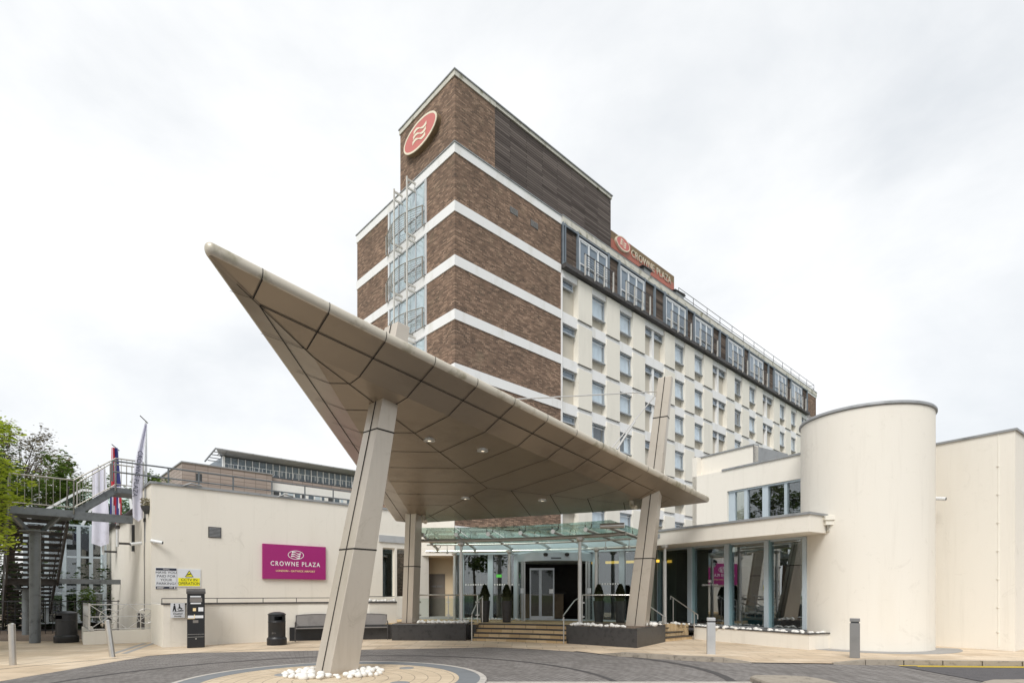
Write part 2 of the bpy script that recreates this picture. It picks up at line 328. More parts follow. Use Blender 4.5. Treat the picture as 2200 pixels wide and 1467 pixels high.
CREAM = (.80, .76, .685)
M = dict(
 cream=plain('cream_render', CREAM, .85, var=.035, scale=.7, bump=.25, bscale=45, streak=True, dirt=(.77,.725,.645), stain=(.62,.58,.51)),
 creamp=plain('cream_panel', (.80,.765,.685), .7, var=.05, scale=.9, streak=True),
 tan=plain('tan_panel', (.56,.52,.445), .75, var=.06, scale=.8, streak=True),
 recess=plain('tan_render', (.70,.56,.38), .85, var=.04, scale=1),
 white=plain('white_band', (.82,.82,.82), .7, var=.05, scale=1.2, streak=True, dirt=(.72,.71,.68)),
 wpaint=plain('white_paint', (.82,.82,.80), .45, var=.04),
 brick=brickmat('brown_brick', [(.10,.065,.048),(.19,.118,.082),(.245,.155,.108),(.40,.27,.19)], (.18,.14,.11), moss=(.17,.145,.10), var=.75, bump=.15),
 brick2=brickmat('pale_brown_brick', [(.34,.285,.255),(.37,.31,.275),(.40,.34,.305)], (.22,.185,.165), bw=1.15, bh=.36, ms=.03, off=0, var=.15),
 brick3=brickmat('plain_brick', [(.24,.14,.095),(.32,.20,.14)], (.25,.2,.16), var=.2),
 timber=planks('weathered_timber', (.060,.048,.044), (.185,.155,.14), .14),
 timber2=planks('panel_timber', (.035,.026,.021), (.22,.17,.14), .13),
 lead=plain('lead_grey', (.30,.31,.32), .55, .2, var=.2, scale=2.5),
 leadm=plain('mossy_coping', (.60,.58,.52), .8, var=.25, scale=2.0, dirt=(.22,.21,.13)),
 steel=plain('blue_grey_steel', (.20,.235,.27), .5, .3, var=.15),
 galv=plain('galvanised_steel', (.17,.185,.195), .55, .5, var=.25, scale=5),
 galvd=plain('dark_steel', (.085,.08,.08), .6, .3, var=.3, scale=5),
 inox=plain('brushed_inox', (.60,.585,.56), .28, .9, var=.06, scale=8),
 inoxp=plain('satin_post', (.64,.63,.61), .38, .7, var=.05),
 railst=plain('worn_rail_steel', (.40,.385,.35), .45, .5, var=.15),
 bar=plain('pale_bar', (.62,.60,.56), .5, .3, var=.12),
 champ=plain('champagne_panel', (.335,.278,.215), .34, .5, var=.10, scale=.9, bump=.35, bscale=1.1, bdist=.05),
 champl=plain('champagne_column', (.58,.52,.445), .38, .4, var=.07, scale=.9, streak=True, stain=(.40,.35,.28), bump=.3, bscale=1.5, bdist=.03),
 nose=plain('weathered_nosing', (.63,.575,.48), .42, .3, var=.16, scale=2.2, dirt=(.30,.27,.17)),
 joint=plain('joint_black', (.02,.017,.014), .8, 0, var=.1),
 alu=plain('window_aluminium', (.42,.45,.48), .4, .5, var=.1),
 alud=plain('dark_gasket', (.07,.075,.08), .5, .3, var=.1),
 upvc=plain('white_frame', (.74,.76,.78), .35, var=.03),
 bluef=plain('pale_blue_frame', (.50,.575,.63), .38, .25, var=.05, scale=1.0),
 teal=plain('teal_return', (.22,.34,.37), .3, .2, var=.08),
 black=plain('black_plastic', (.016,.017,.020), .35, var=.15),
 granite=plain('black_granite', (.042,.040,.040), .32, var=.3, scale=7, bump=.05),
 pebble=plain('white_pebble', (.80,.785,.75), .7, var=.16, scale=9, stain=(.50,.46,.40)),
 gold=brickmat('sandstone_flags', [(.56,.445,.32),(.64,.52,.385),(.70,.585,.45)], (.33,.27,.21), bw=.9, bh=.6, mode='flat', ms=.009, bump=.15, var=.28),
 goldp=brickmat('sandstone_setts', [(.58,.47,.335),(.68,.565,.42)], (.36,.29,.22), bw=.30, bh=.24, mode='polar', ms=.010, bump=.15, var=.2),
 step=brickmat('step_stone', [(.56,.40,.22),(.68,.52,.32)], (.38,.28,.17), bw=.42, bh=.5, mode='polar', ms=.008, var=.3),
 road=brickmat('grey_block_paving', [(.18,.168,.16),(.225,.21,.20),(.26,.245,.235)], (.115,.105,.10), bw=.21, bh=.105, mode='polar', ms=.008, bump=.2, var=.22),
 roadm=plain('dark_paving_band', (.075,.070,.070), .9, var=.2, scale=9),
 tar=plain('asphalt', (.095,.09,.095), .95, var=.15, scale=5, bump=.5, bscale=120),
 kerb=plain('concrete_kerb', (.33,.29,.24), .9, var=.28, scale=6, bump=.3),
 kerbl=plain('pale_kerb', (.52,.49,.45), .85, var=.15, scale=5),
 ringg=plain('blue_grey_ring', (.20,.215,.23), .75, var=.08, scale=4),
 yellow=plain('yellow_paint', (.85,.60,.02), .7, var=.08, scale=8),
 grass=plain('grass', (.07,.12,.03), .95, var=.4, scale=6),
 mulch=plain('brown_gravel', (.16,.12,.09), .95, var=.6, scale=30, bump=1, bscale=60),
 conc=plain('grey_apron', (.34,.33,.32), .9, var=.12, scale=5),
 purple=plain('purple_sign', (.36,.016,.17), .4, var=.02),
 red=plain('faded_red', (.60,.17,.15), .5, var=.04, scale=1.5),
 signred=plain('mossy_red_board', (.43,.14,.10), .6, var=.25, scale=.9, dirt=(.22,.15,.09)),
 moss=plain('moss_brown', (.22,.155,.09), .8, var=.3, scale=1.2),
 dull=plain('dull_cream', (.60,.53,.42), .6, var=.1),
 ivory=plain('ivory', (.84,.76,.60), .5, var=.03),
 wtxt=plain('white_letter', (.86,.84,.84), .4, var=.01),
 ytxt=plain('pale_yellow_letter', (.88,.70,.40), .4, var=.01),
 yel=plain('sign_yellow', (.88,.82,.02), .5, var=.02),
 swhite=plain('sign_white', (.74,.76,.80), .45, var=.02),
 navy=plain('sign_navy', (.025,.03,.055), .45, var=.05),
 grey=plain('bollard_grey', (.23,.23,.23), .5, .2, var=.06),
 silver=plain('silver_cladding', (.48,.49,.50), .45, .35, var=.05),
 mesh=plain('bench_mesh', (.22,.205,.195), .6, .3, var=.1),
 door=plain('door_taupe', (.16,.135,.11), .6, var=.05),
 dwood=plain('dark_wood', (.035,.025,.020), .5, var=.2),
 lwood=plain('desk_wood', (.30,.21,.13), .5, var=.15),
 ffloor=plain('hall_floor', (.06,.055,.05), .25, var=.1),
 ceil=plain('hall_ceiling', (.13,.125,.12), .9, var=.03),
 sofa=plain('teal_fabric', (.03,.20,.23), .8, var=.1),
 stairb=plain('stair_blind', (.62,.665,.66), .8, var=.25, scale=1.3),
 room=plain('dim_room', (.10,.105,.11), .9, var=.3),
 curtain=plain('net_curtain', (.80,.83,.85), .9, var=.08, scale=4, streak=True),
 greencur=plain('grey_green_curtain', (.15,.17,.14), .9, var=.2, scale=3, streak=True),
 glass=glass('window_glass', (.93,.96,.98), .05), glassd=glass('shop_glass', (.66,.72,.73), .13),
 glassl=glass('lounge_glass', (.72,.78,.78), .24),
 glassi=glass('door_glass', (.80,.84,.84), .03),
 glassg=glass('green_canopy_glass', (.86,.925,.89), .02, gcol=(.6,.75,.68)), glassr=glass('rail_glass', (.90,.94,.93), .01),
 bark=plain('bark', (.10,.075,.055), .95, var=.3, scale=8),
 limel=leafmat('lime_leaf', (.24,.33,.025), (.50,.58,.07), .5), green=leafmat('green_leaf', (.06,.105,.018), (.16,.24,.045)),
 dkgreen=leafmat('dark_leaf', (.018,.035,.012), (.05,.08,.025), .15), brownl=leafmat('bronze_leaf', (.15,.13,.085), (.27,.24,.15)),
 conif=leafmat('conifer', (.018,.026,.010), (.06,.065,.025), .1),
 lamp=emit('lamp_glow', (1,.9,.75), .6), ylamp=emit('yellow_lamp', (1,.62,.08), .8), exitg=emit('exit_green', (.10,.5,.07), .2),
 union_b=plain('flag_blue', (.03,.035,.17), .8), union_r=plain('flag_red', (.50,.03,.05), .8), flagw=plain('flag_white', (.64,.64,.74), .8, var=.1),
)
# ------------------------------------------------------------------ ground, road, pavement
C0 = (-3.3, 9.14)                     # centre of the turning circle and of the entrance steps
def disc(mb, c, r0, r1, z, a0=0, a1=360, n=96):
    for i in range(n):
        a, b = radians(a0+(a1-a0)*i/n), radians(a0+(a1-a0)*(i+1)/n)
        p = lambda r, t: (c[0]+r*cos(t), c[1]+r*sin(t), z)
        if r0 > 0: mb.quad(p(r0,a), p(r1,a), p(r1,b), p(r0,b))
        else: mb.quad((c[0],c[1],z), p(r1,a), p(r1,b))
g = MB(); g.quad((-600,-500,-.05),(600,-500,-.05),(600,900,-.05),(-600,900,-.05)); struct('ground', g, M['grass'])
g = MB(); g.quad((-60,-60,-.02),(60,-60,-.02),(60,60,-.02),(-60,60,-.02)); struct('road', g, M['tar'])
# block-paved carriageway: circle plus the arm to the right
g = MB(); disc(g, C0, 0, 8.6, -.006)
RP = [(-.2,16.3),(2.36,14.92),(2.78,14.31),(3.96,13.6),(4.96,13.11),(5.57,13.0),(7.36,12.8),(8.62,12.6)]
g2 = MB(); g2.v = []
poly = [(8.62,8.6),(8.62,12.62)] + [(x,y+.06) for x,y in RP[::-1][1:]] + [(-2,12),(0,10.2),(1.3,10.12),(4.3,10.38),(4.4,10.2),(5.4,10.15),(5.5,8.6)]
g2.add([(x,y,-.010) for x,y in poly], [tuple(range(len(poly)))])
o = single('road', g2, M['road'], None, None, loc=(C0[0],C0[1],0), kind='structure')
o = single('road', g, M['road'], None, None, loc=(C0[0],C0[1],0), kind='structure')
g = MB(); disc(g, (-3.18,9.44), 5.08, 5.20, -.002, -60, 200); disc(g, C0, 8.08, 8.16, -.002, 40, 200)
disc(g, (-.65,11.16), 4.68, 4.86, -.002, -14, 52); struct('road_paving_band', g, M['roadm'])
g = MB(); g.box(-2,4.35,10.00,10.10,-.03,.02); struct('kerb', g, M['kerbl'])
# asphalt patch and stone refuges at the near right
g = MB(); g.quad((8.64,4,-.004),(30,4,-.004),(30,12.5,-.004),(8.64,12.5,-.004)); g.quad((-1.5,4,-.003),(4.3,4,-.003),(4.3,10.0,-.003),(-1.5,10.0,-.003)); struct('road_asphalt', g, M['tar'])
def pillow(poly, h, name):
    g = MB(); n = len(poly); cx = sum(p[0] for p in poly)/n; cy = sum(p[1] for p in poly)/n
    rings = [(1,-.02),(1,h-.03),(.97,h)]
    v = [(cx+(x-cx)*k, cy+(y-cy)*k, z) for k, z in rings for x, y in poly]
    f = [(r*n+i, r*n+(i+1)%n, (r+1)*n+(i+1)%n, (r+1)*n+i) for r in range(2) for i in range(n)] + [tuple(range(2*n,3*n))]
    g.add(v, f); return struct(name, g, M['kerb'])
pillow([(4.32,7),(5.48,7),(5.46,9.2),(5.40,9.8),(5.28,10.13),(4.9,10.24),(4.45,10.26),(4.30,10.12),(4.27,9.8)][::1], .12, 'kerb_refuge')
pillow([(7.7,7),(12,7),(12,9.72),(8.9,9.76),(8.3,9.72),(7.95,9.5),(7.75,9.1)], .12, 'kerb_refuge')
g = MB()
for a, b in (((8.66,12.52),(16,11.97)),((8.95,12.36),(16,11.80))):
    g.quad((a[0],a[1]-.04,.0),(b[0],b[1]-.04,.0),(b[0],b[1]+.04,.0),(a[0],a[1]+.04,.0))
struct('road_yellow_lines', g, M['yellow'])
# pavement
g = MB(); disc(g, C0, 8.12, 11.6, 0.0, 52, 215, 80)
g.quad((-40,4,-.003),(-9.4,4,-.003),(-9.4,60,-.003),(-40,60,-.003)); g.quad((-10,15,-.003),(3,17.5,-.003),(3,40,-.003),(-10,40,-.003))
struct('pavement', g, M['gold'])
KB = [(2.36,14.92,.005),(2.78,14.33,.10),(3.96,13.62,.10),(4.96,13.13,.10),(5.57,13.02,.01),(7.36,12.82,.01),(8.0,12.68,.10),(11.3,12.40,.10),(16,12.0,.10),(30,11,.10)]
BK = [(1.2,16.4),(2.0,16.2),(4.0,16.2),(6.2,15.6),(7.2,15.2),(8.4,14.6),(9.2,14.4),(11.5,14.2),(17,13.6),(31,12.5)]
g = MB(); v = []
for (x,y,z), (bx,by) in zip(KB, BK): v += [(x,y,z),(bx,by,.006)]
g.add(v, [(2*i,2*i+2,2*i+3,2*i+1) for i in range(len(KB)-1)])
v = []
for (bx,by) in BK: v += [(bx,by,.006),(bx+1.5,by+9,.006)]
g.add(v, [(2*i,2*i+2,2*i+3,2*i+1) for i in range(len(BK)-1)])
struct('pavement', g, M['gold'])
def kerbline(pts):
    for i in range(len(pts)-1):
        (x0,y0,h0),(x1,y1,h1) = pts[i], pts[i+1]; L_ = hypot(x1-x0,y1-y0); n = max(1, round(L_/.9))
        for k in range(n):
            a, b = k/n+.004, (k+1)/n-.004
            P = lambda t: (x0+(x1-x0)*t, y0+(y1-y0)*t); dx, dy = (x1-x0)/L_, (y1-y0)/L_
            A, B = P(a), P(b); ha, hb = h0+(h1-h0)*a, h0+(h1-h0)*b; nx, ny = -dy*.13, dx*.13
            g.add([(A[0],A[1],-.03),(B[0],B[1],-.03),(B[0]+nx,B[1]+ny,-.03),(A[0]+nx,A[1]+ny,-.03),
                   (A[0],A[1],ha+.006),(B[0],B[1],hb+.006),(B[0]+nx,B[1]+ny,hb+.006),(A[0]+nx,A[1]+ny,ha+.006)],
                  [(0,3,2,1),(4,5,6,7),(0,1,5,4),(1,2,6,5),(2,3,7,6),(3,0,4,7)])
g = MB(); kerbline(KB[:5]); kerbline(KB[5:]); struct('kerb', g, M['kerb'])
g = MB()                                             # drainage strips across the flags at the left
for k in (0, .28): g.quad((-10.75+k,15.0,.003),(-10.6+k,15.0,.003),(-11.85+k,18.2,.003),(-12.0+k,18.2,.003))
struct('pavement_drain', g, M['conc'])
g = MB(); disc(g, (10.79,17.14), 1.7, 2.35, .010, 180, 340, 40); struct('pavement_apron', g, M['conc'])
g = MB(); g.quad((-22,18.9,.004),(-15.1,18.9,.004),(-15.6,24,.004),(-26,30,.004)); struct('ground_gravel_bed', g, M['mulch'])
# island
IC = (-3.22, 10.15)
g = MB(); g.lathe([(2.76,-.02),(2.76,.045),(2.74,.055),(2.64,.055)], 96, IC); g.f = g.f[:-2]; struct('kerb', g, M['kerbl'])
g = MB(); disc(g, IC, 2.25, 2.645, .052); struct('island_ring', g, M['ringg'])
g = MB(); disc(g, IC, 0, 2.252, .050); o = single('island_paving', g, M['goldp'], None, None, loc=(IC[0],IC[1],0), kind='structure')
for (x,y,r) in ((-1.95,9.75,.17),(-4.35,10.75,.2),(-2.2,11.7,.15)):
    g = MB(); g.lathe([(r,0.05),(r,.058),(r*.8,.062),(r*.75,.057)], 24, (x,y)); single('uplighter', g, M['lead'],
      {-1.95:'round grey ground light in the island paving, right of the pebbles',-4.35:'round grey ground light in the island paving, left of the pebbles',-2.2:'round grey ground light in the island paving behind the column'}[x], 'ground light', loc=(x,y,.05), group='ground lights round the near column')

# ------------------------------------------------------------------ the hotel tower
TH = atan2(.687, .7266)
TC = (-2.90, 28.4)
tower = thing('hotel_tower', 'tall brown brick hotel tower with white bands, rooftop block and cream window wing', 'building', (TC[0],TC[1],0), TH)
BT = [24.45, 21.52, 18.77, 16.03, 13.29, 10.55, 7.80, 5.05]    # tops of the white bands
each('brick_wall', [(0,8.07,0.0,10.18,0,24.2),(48.9,51.8,0,10.18,21.1,24.0)], M['brick'], tower)
b = MB(); b.box(0.0,2.72,0.0,5.1,24.2,28.0); b.box(2.72,13.06,.10,5.1,24.2,28.0)
b.box(-.02,0.0,0,5.1,24.2,24.3)
part('rooftop_block', b, M['brick'], tower)
b = MB(); b.box(2.74,13.10,.03,.10,24.5,27.88); b.box(13.06,13.12,.10,5.1,24.3,27.95); part('timber_cladding', b, M['timber'], tower)
b = MB(); b.box(-.05,2.74,-.05,5.15,27.86,28.12); b.box(2.74,13.16,-.03,5.15,27.93,28.12); part('coping', b, M['leadm'], tower)
b = MB(); b.box(-.09,13.2,-.09,5.19,28.12,28.18); part('coping_flashing', b, M['lead'], tower)
b = MB()
each('white_band', [(-.045,8.1,-.045,10.22,23.97,24.45)]+[(-.045,8.055,-.045,10.22,z-.52,z) for z in BT[1:]], M['white'], tower)
b.box(8.06,8.15,-.07,.4,2,21.0); part('downpipe', b, M['white'], tower)
each('end_band', [(48.9,51.85,-.045,10.2,23.9,24.49)], M['white'], tower)
b = MB(); b.box(-.09,8.1,-.09,10.26,24.45,24.50); b.box(8.1,51.88,-.12,10.26,24.50,24.56); part('roof_flashing', b, M['lead'], tower)
# window wing core
b = MB(); b.box(8.07,51.8,.32,10.18,0,24.4); part('wing_core', b, M['tan'], tower)
b = MB(); b.box(8.12,51.85,-.10,.35,24.10,24.50); part('parapet_fascia', b, M['leadm'], tower)
each('floor_band', [(8.16,51.8,0.0,.33,z-.66,z) for z in BT[1:]], M['white'], tower)
P_ = 10.07
singles = [10.98+P_*k for k in range(4)] + [13.97+P_*k for k in range(4)]; singles.sort()
doubles = [17.0+P_*k-(.03*k) for k in range(4)]
gaps = sorted([(8.16, 9.62)] + [(s, s+1.55) for s in singles] + [(d, d+2.62) for d in doubles])
first = True
for i in range(len(gaps)-1):
    x0, x1 = gaps[i][1], gaps[i+1][0]
    for zi in range(1, 7 if x0 < 30 else 5):
        zt, zb = BT[zi]-.37, BT[zi+1]-.06
        if zi == 1: zt = 21.2
        b = MB(); b.box(x0, x1, -.09, .32, zb, zt); pp = part('pier_panel', b, M['creamp'], tower)
        b = MB(); b.box(x0, x1, -.095, -.0, zb-.022, zb-.001); part('pier_shadow', b, M['mesh'], pp)  # dark strip painted in for the shadow under the projecting pier
b = MB(); x = 50.3; b.box(49.9,51.83,-.08,.32,2,21.2); part('end_pier', b, M['creamp'], tower)
for s, w in [(8.16,1.46)]+[(d,2.62) for d in doubles]:
    if w > 2:
        b = MB(); b.box(s+1.17,s+1.44,.10,.32,4,20.9); part('white_mullion', b, M['white'], tower)
# single window
def nfloors(x): return 7 if x < 20 else 6 if x < 26 else 5 if x < 30 else 4
first = None
for s in singles:
    for zi in range(1, nfloors(s)+1):
        z0 = BT[zi]-1.99
        if zi > 7: continue
        if first is None:
            f = MB(); f.box(0,.07,.12,.24,0,1.33); f.box(1.48,1.55,.12,.24,0,1.33); f.box(0.07,1.48,.12,.24,1.25,1.33); f.box(0.07,1.48,.12,.24,0,.07)
            f.box(-.03,1.58,.02,.24,-.06,-.001)
            first = part('window', f, M['alu'], tower, loc=(s,0,z0))
            q = MB(); q.box(.07,1.48,.165,.175,.07,1.25); part('pane', q, M['glass'], first)
            q = MB(); q.box(.09,1.46,.15,.164,1.10,1.14); part('trickle_vent', q, M['upvc'], first)
            q = MB(); n = 24
            for i in range(n):
                xa = .09+1.37*i/n; xb = .09+1.37*(i+1)/n; ya = .27+.02*(i % 2); yb = .27+.02*((i+1) % 2)
                q.quad((xa,ya,.06),(xb,yb,.06),(xb,yb,1.26),(xa,ya,1.26))
            part('curtain', q, M['curtain'], first)
            q = MB(); q.quad((.05,.312,.02),(1.5,.312,.02),(1.5,.312,1.3),(.05,.312,1.3)); part('dark_room', q, M['room'], first)  # dark sheet, its colour standing in for the unlit depth of the room
        else:
            w_ = dup(first, loc=(s,0,z0))
            kids = {c.name.split('.')[0]: c for c in bpy.data.objects if c.parent is w_}
            r = random.random()
            if r < .28:
                kids['pane'].rotation_euler = (radians(-7),0,0); kids['pane'].location = (0,-.13,.02); w_['label'] = 'window with its pane tilted open'
            if r > .5:
                k = .35+.5*random.random(); kids['curtain'].scale = (k,1,1)
                if random.random() < .5: kids['curtain'].location = (1.55*(1-k),0,0)
# slot windows
first = None
for s, w in [(8.2,1.30)]+[(d+.02,1.13) for d in doubles]+[(d+1.46,1.13) for d in doubles]:
    for zi in range(1, nfloors(s)+1):
        z0 = BT[zi]-1.12
        if first is None:
            f = MB(); f.box(0,1.13,.14,.26,.36,.41); f.box(0,1.13,.10,.26,-.05,.02); f.box(0,.05,.14,.26,.02,.36); f.box(1.08,1.13,.14,.26,.02,.36)
            first = part('slot_window', f, M['alu'], tower, loc=(s,0,z0))
            q = MB(); q.box(.05,1.08,.18,.19,.02,.36); part('pane', q, M['glass'], first)
            q = MB(); q.box(.06,1.07,.24,.25,.02,.36); part('blind', q, M['steel'], first)
        else:
            w_ = dup(first, loc=(s,0,z0)); w_.scale = (w/1.13,1,1)
        bx = MB(); bx.box(s+.14,s+.22,.25,.32,z0-.36,z0-.22)
        if zi < 5: part('vent_cap', bx, M['alu'], tower)
# top timber storey
b = MB(); b.box(8.10,48.85,-.38,.30,21.30,21.55); part('ledge', b, M['galvd'], tower)
b = MB()
b.box(8.30,48.8,-.02,.30,21.56,24.08); part('timber_storey', b, M['timber2'], tower)
posts = [8.15,8.34,9.5]
for k in range(4):
    o_ = P_*k; posts += [9.56+o_,12.62+o_,12.72+o_,13.80+o_,13.90+o_,16.92+o_]
    if k < 3: posts += [18.16+o_, 18.26+o_, 19.48+o_]
posts.append(48.75)
each('steel_post', [(x-.035,x+.035,-.16,-.021,21.55,24.10) for x in posts], M['steel'], tower)
each('steel_rail', [(8.12,48.8,-.155,-.03,23.92,24.0),(8.12,48.8,-.155,-.03,21.62,21.70)], M['steel'], tower)
first = None
for k in range(4):
    for d0 in (9.68, 14.02):
        x = d0+P_*k
        if first is None:
            f = MB()
            for xx in (0,.92,1.86,2.78): f.box(xx,xx+.10,-.075,.02,0,2.22)
            for zz in (0,2.12): 
                for a, bb in ((.1,.92),(1.02,1.86),(1.96,2.78)): f.box(a,bb,-.075,.02,zz,zz+.10)
            for a, bb in ((.1,.92),(1.02,1.86),(1.96,2.78)): f.box(a,bb,-.07,.01,.62,.70)
            for a, bb in ((.18,.80),(1.12,1.76),(2.06,2.68)): f.box(a,bb,-.085,-.076,2.00,2.06)
            first = part('balcony_door', f, M['upvc'], tower, loc=(x,-.03,21.62))
            q = MB(); q.box(.1,2.78,-.03,-.022,.1,2.12); part('pane', q, M['glass'], first)
            q = MB(); q.box(.1,2.78,-.016,-.005,.1,2.12); part('blind', q, M['steel'], first)
            f = MB()
            for i in range(4): f.box(.1+.96*i,.16+.96*i,-.50,-.40,-.25,1.05)
            rail0 = part('balcony_railing', f, M['bar'], tower, loc=(x,-.03,21.62))
            q = MB(); q.bar((.05,-.45,1.06),(3.12,-.45,1.06),.05)
            for z in (.15,.3,.45,.6,.75,.9): q.bar((.1,-.45,z),(3.1,-.45,z),.022)
            for i in range(4): q.bar((.13+.96*i,-.45,-.2),(.13+.96*i,.02,-.2),.04)
            part('handrail', q, M['galvd'], rail0)
        else:
            dup(first, loc=(x,-.03,21.62)); dup(rail0, loc=(x,-.03,21.62))
for x, z in ((3.82,22.72),(5.45,22.72)):
    b = MB(); b.box(x,x+.62,-.012,.05,z,z+.36); av = part('air_vent', b, M['alud'], tower)
    b = MB()
    for i in range(5): b.box(x+.02,x+.60,-.03,-.013,z+.03+i*.068,z+.058+i*.068)
    part('slats', b, M['conc'], av)
b = MB()
for x0, x1, y0, y1, z1 in ((17.1,17.9,.05,.55,25.02),(21.5,22.6,.05,1.2,24.95)):
    b = MB(); b.box(x0,x1,y0,y1,24.56,z1); rp = part('roof_plant', b, M['lead'], tower)
    b = MB(); b.xprism([(x0-.35,z1),(x1+.15,z1),(x1,z1+.14)], y0-.1, y1+.1); part('plant_roof', b, M['galvd'], rp)
# left facade glazed strip with curved balconies
for zi in range(0, 5):
    zt = (BT[zi]-.50) if zi == 0 else BT[zi]-.53; zb = BT[zi+1]+.02
    f = MB(); h = zt-zb
    for y in (2.55,3.45,4.34,5.2,6.15): f.box(-.07,.02,y-.045,y+.045,zb,zt)
    f.box(-.07,.02,2.5,6.2,zt-.07,zt); f.box(-.07,.02,2.5,6.2,zb,zb+.07); f.box(-.06,.02,2.5,6.2,zb+.75,zb+.81)
    wn = part('stair_window', f, M['silver'], tower)
    q = MB(); q.box(-.035,-.028,2.6,6.1,zb+.07,zt-.07); part('pane', q, M['glass'], wn)
    q = MB(); q.box(-.020,-.012,2.6,6.1,zb+.07,zt-.07); part('blind', q, M['stairb'], wn)
    q = MB(); q.box(-.09,.02,2.46,2.50,zb,zt); q.box(-.09,.02,6.2,6.3,zb,zt); part('jamb', q, M['upvc'], wn)
    if zi < 4:
        arc = [(-.20-.42*sin(pi*(i/16)), 2.60+3.70*i/16) for i in range(17)]
        rl = MB(); rl.tube([(x,y,zb+.95) for x,y in arc], .03, 6)
        for z in [.08+.125*i for i in range(7)]: rl.tube([(x,y,zb+z) for x,y in arc], .013, 4)
        rl.bar((-.22,2.6,zb+.95),(0,2.6,zb+.95),.03)
        for i in (0,5,11,16): rl.box(arc[i][0]-.03,arc[i][0]+.03,arc[i][1]-.03,arc[i][1]+.03,zb-.1,zb+.97)
        for i in (0,5,11,16): rl.bar((arc[i][0],arc[i][1],zb-.08),(0,arc[i][1],zb-.08),.06)
        part('curved_balcony_railing', rl, M['railst'], tower)
for y in (3.5,4.82):
    m_ = MB(); m_.box(-.62,-.55,y-.04,y+.04,7,24.35)
    for z in (24.2,23.75,21.25,20.95,18.5,18.2,15.7,15.4,13.0): m_.bar((-.56,y,z),(0,y,z),.08,.09)
    part('mast_rail', m_, M['bar'], tower)
# oval logo sign on the rooftop block
lg = thing('oval_sign', 'large oval red sign with cream rim and waves high on the brick rooftop block', 'sign', (TC[0],TC[1],26.38), TH-pi/2)
# local: x runs right along the facade seen from outside, -y outward
# facade x=0 plane: world point = TC + y*dL ; with rz=TH-90deg local x = -dL
b = MB(); ering(b, -2.72, 0, 1.56, .74, .10, -.30, 0.0); b.xprism(ell(-2.72,0,1.50,.69), -.28, -.02); part('rim', b, M['ivory'], lg)
b = MB(); b.xprism(ell(-2.72,0,1.46,.64), -.295, -.285); part('face', b, M['red'], lg)
b = MB(); waves(b, -2.72, 0, 1.20, .70, -.312, -.297); part('wave_emblem', b, M['ivory'], lg)
b = MB(); ering(b, -2.72, 0, 1.57, .75, .03, -.26, .0); part('side', b, M['moss'], lg)
# rooftop board sign
rs = thing('rooftop_sign', 'weathered red rooftop board reading CROWNE PLAZA above the balconies', 'sign', (TC[0]-.687*.6, TC[1]+.7266*.6, 25.35), TH)
b = MB(); b.box(13.9,22.1,0,.12,.0,.62); b.box(16.0,16.2,-.002,.10,.62,1.15); part('board', b, M['signred'], rs)
b = MB(); b.box(13.9,22.1,0.003,.117,.62,1.17); part('board_top', b, M['moss'], rs)
b = MB(); ering(b, 15.1,.66,.80,.46,.06,-.16,-.0); b.xprism(ell(15.1,.66,.76,.42), -.14, -.0); part('oval_rim', b, M['ivory'], rs)
b = MB(); b.xprism(ell(15.1,.66,.73,.39), -.155,-.145); part('oval', b, M['red'], rs)
b = MB(); waves(b, 15.1,.66,.62,.42,-.17,-.157); part('wave_emblem', b, M['ivory'], rs)
text('CROWNE PLAZA', .74, M['dull'], rs, 18.9, .56, -.035, depth=.02, space=1.16, sx=.84)
b = MB()
for x in (14.5,17,19.5,21.8): b.box(x,x+.1,.02,.1,-.80,0)
part('sign_leg', b, M['galvd'], rs)
# roof rail
rr = thing('roof_railing', 'thin steel guard rail along the roof edge of the window wing', 'railing', (TC[0],TC[1],0), TH)
b = MB()
for z in (25.42,24.98): b.tube([(22,.15,z),(51.6,.15,z)], .022, 6)
b.tube([(51.6,.15,25.42),(51.6,2.5,25.42)], .022, 6); b.tube([(51.6,.15,24.98),(51.6,2.5,24.98)], .022, 6)
part('rail', b, M['galvd'], rr)
for i in range(14): b = MB(); x = 22+29.6*i/13; b.tube([(x,.15,24.55),(x,.15,25.42)], .022, 6); part('rail_post', b, M['galvd'], rr)

# ------------------------------------------------------------------ big canopy on three leaning columns
PL = lambda X, Y: 7.233-.0139*X-.154*Y
def lineX(p, d, q, e):
    den = d[0]*e[1]-d[1]*e[0]; t = ((q[0]-p[0])*e[1]-(q[1]-p[1])*e[0])/den; return (p[0]+d[0]*t, p[1]+d[1]*t)
# edge lines as (point, unit direction, inward normal, band width)
s2 = sqrt(.5)
dBC = (-.9673, .2535)
EL = [((-4.36,7.69),(s2,s2),(-s2,s2),.92), ((6.43,18.34),dBC,(-.2535,-.9673),.62), ((-4.36,21.2),(0,-1),(1,0),.86)]
def offs(d, e=EL):   # corners A,B,C of the triangle offset outward by d (list: one per edge)
    ln = [((p[0]-n[0]*dd, p[1]-n[1]*dd), v) for (p, v, n, w), dd in zip(e, d)]
    return [lineX(*ln[2], *ln[0]), lineX(*ln[0], *ln[1]), lineX(*ln[1], *ln[2])]
R0 = .04
cen = offs([-R0]*3)
cen[0] = (cen[0][0]+.065, cen[0][1]+.16); cen[1] = (cen[1][0]+.14, cen[1][1]+.06)
def ring(r, h):
    pts = []
    nrm = [(-n[0], -n[1]) for (_,_,n,_) in EL]
    for c, (n0, n1) in zip(cen, ((nrm[2],nrm[0]),(nrm[0],nrm[1]),(nrm[1],nrm[2]))):
        a0, a1 = atan2(n0[1],n0[0]), atan2(n1[1],n1[0])
        while a1 < a0: a1 += 2*pi
        for i in range(9):
            a = a0+(a1-a0)*i/8; x, y = c[0]+r*cos(a), c[1]+r*sin(a); pts.append((x,y,PL(x,y)+h))
    return pts
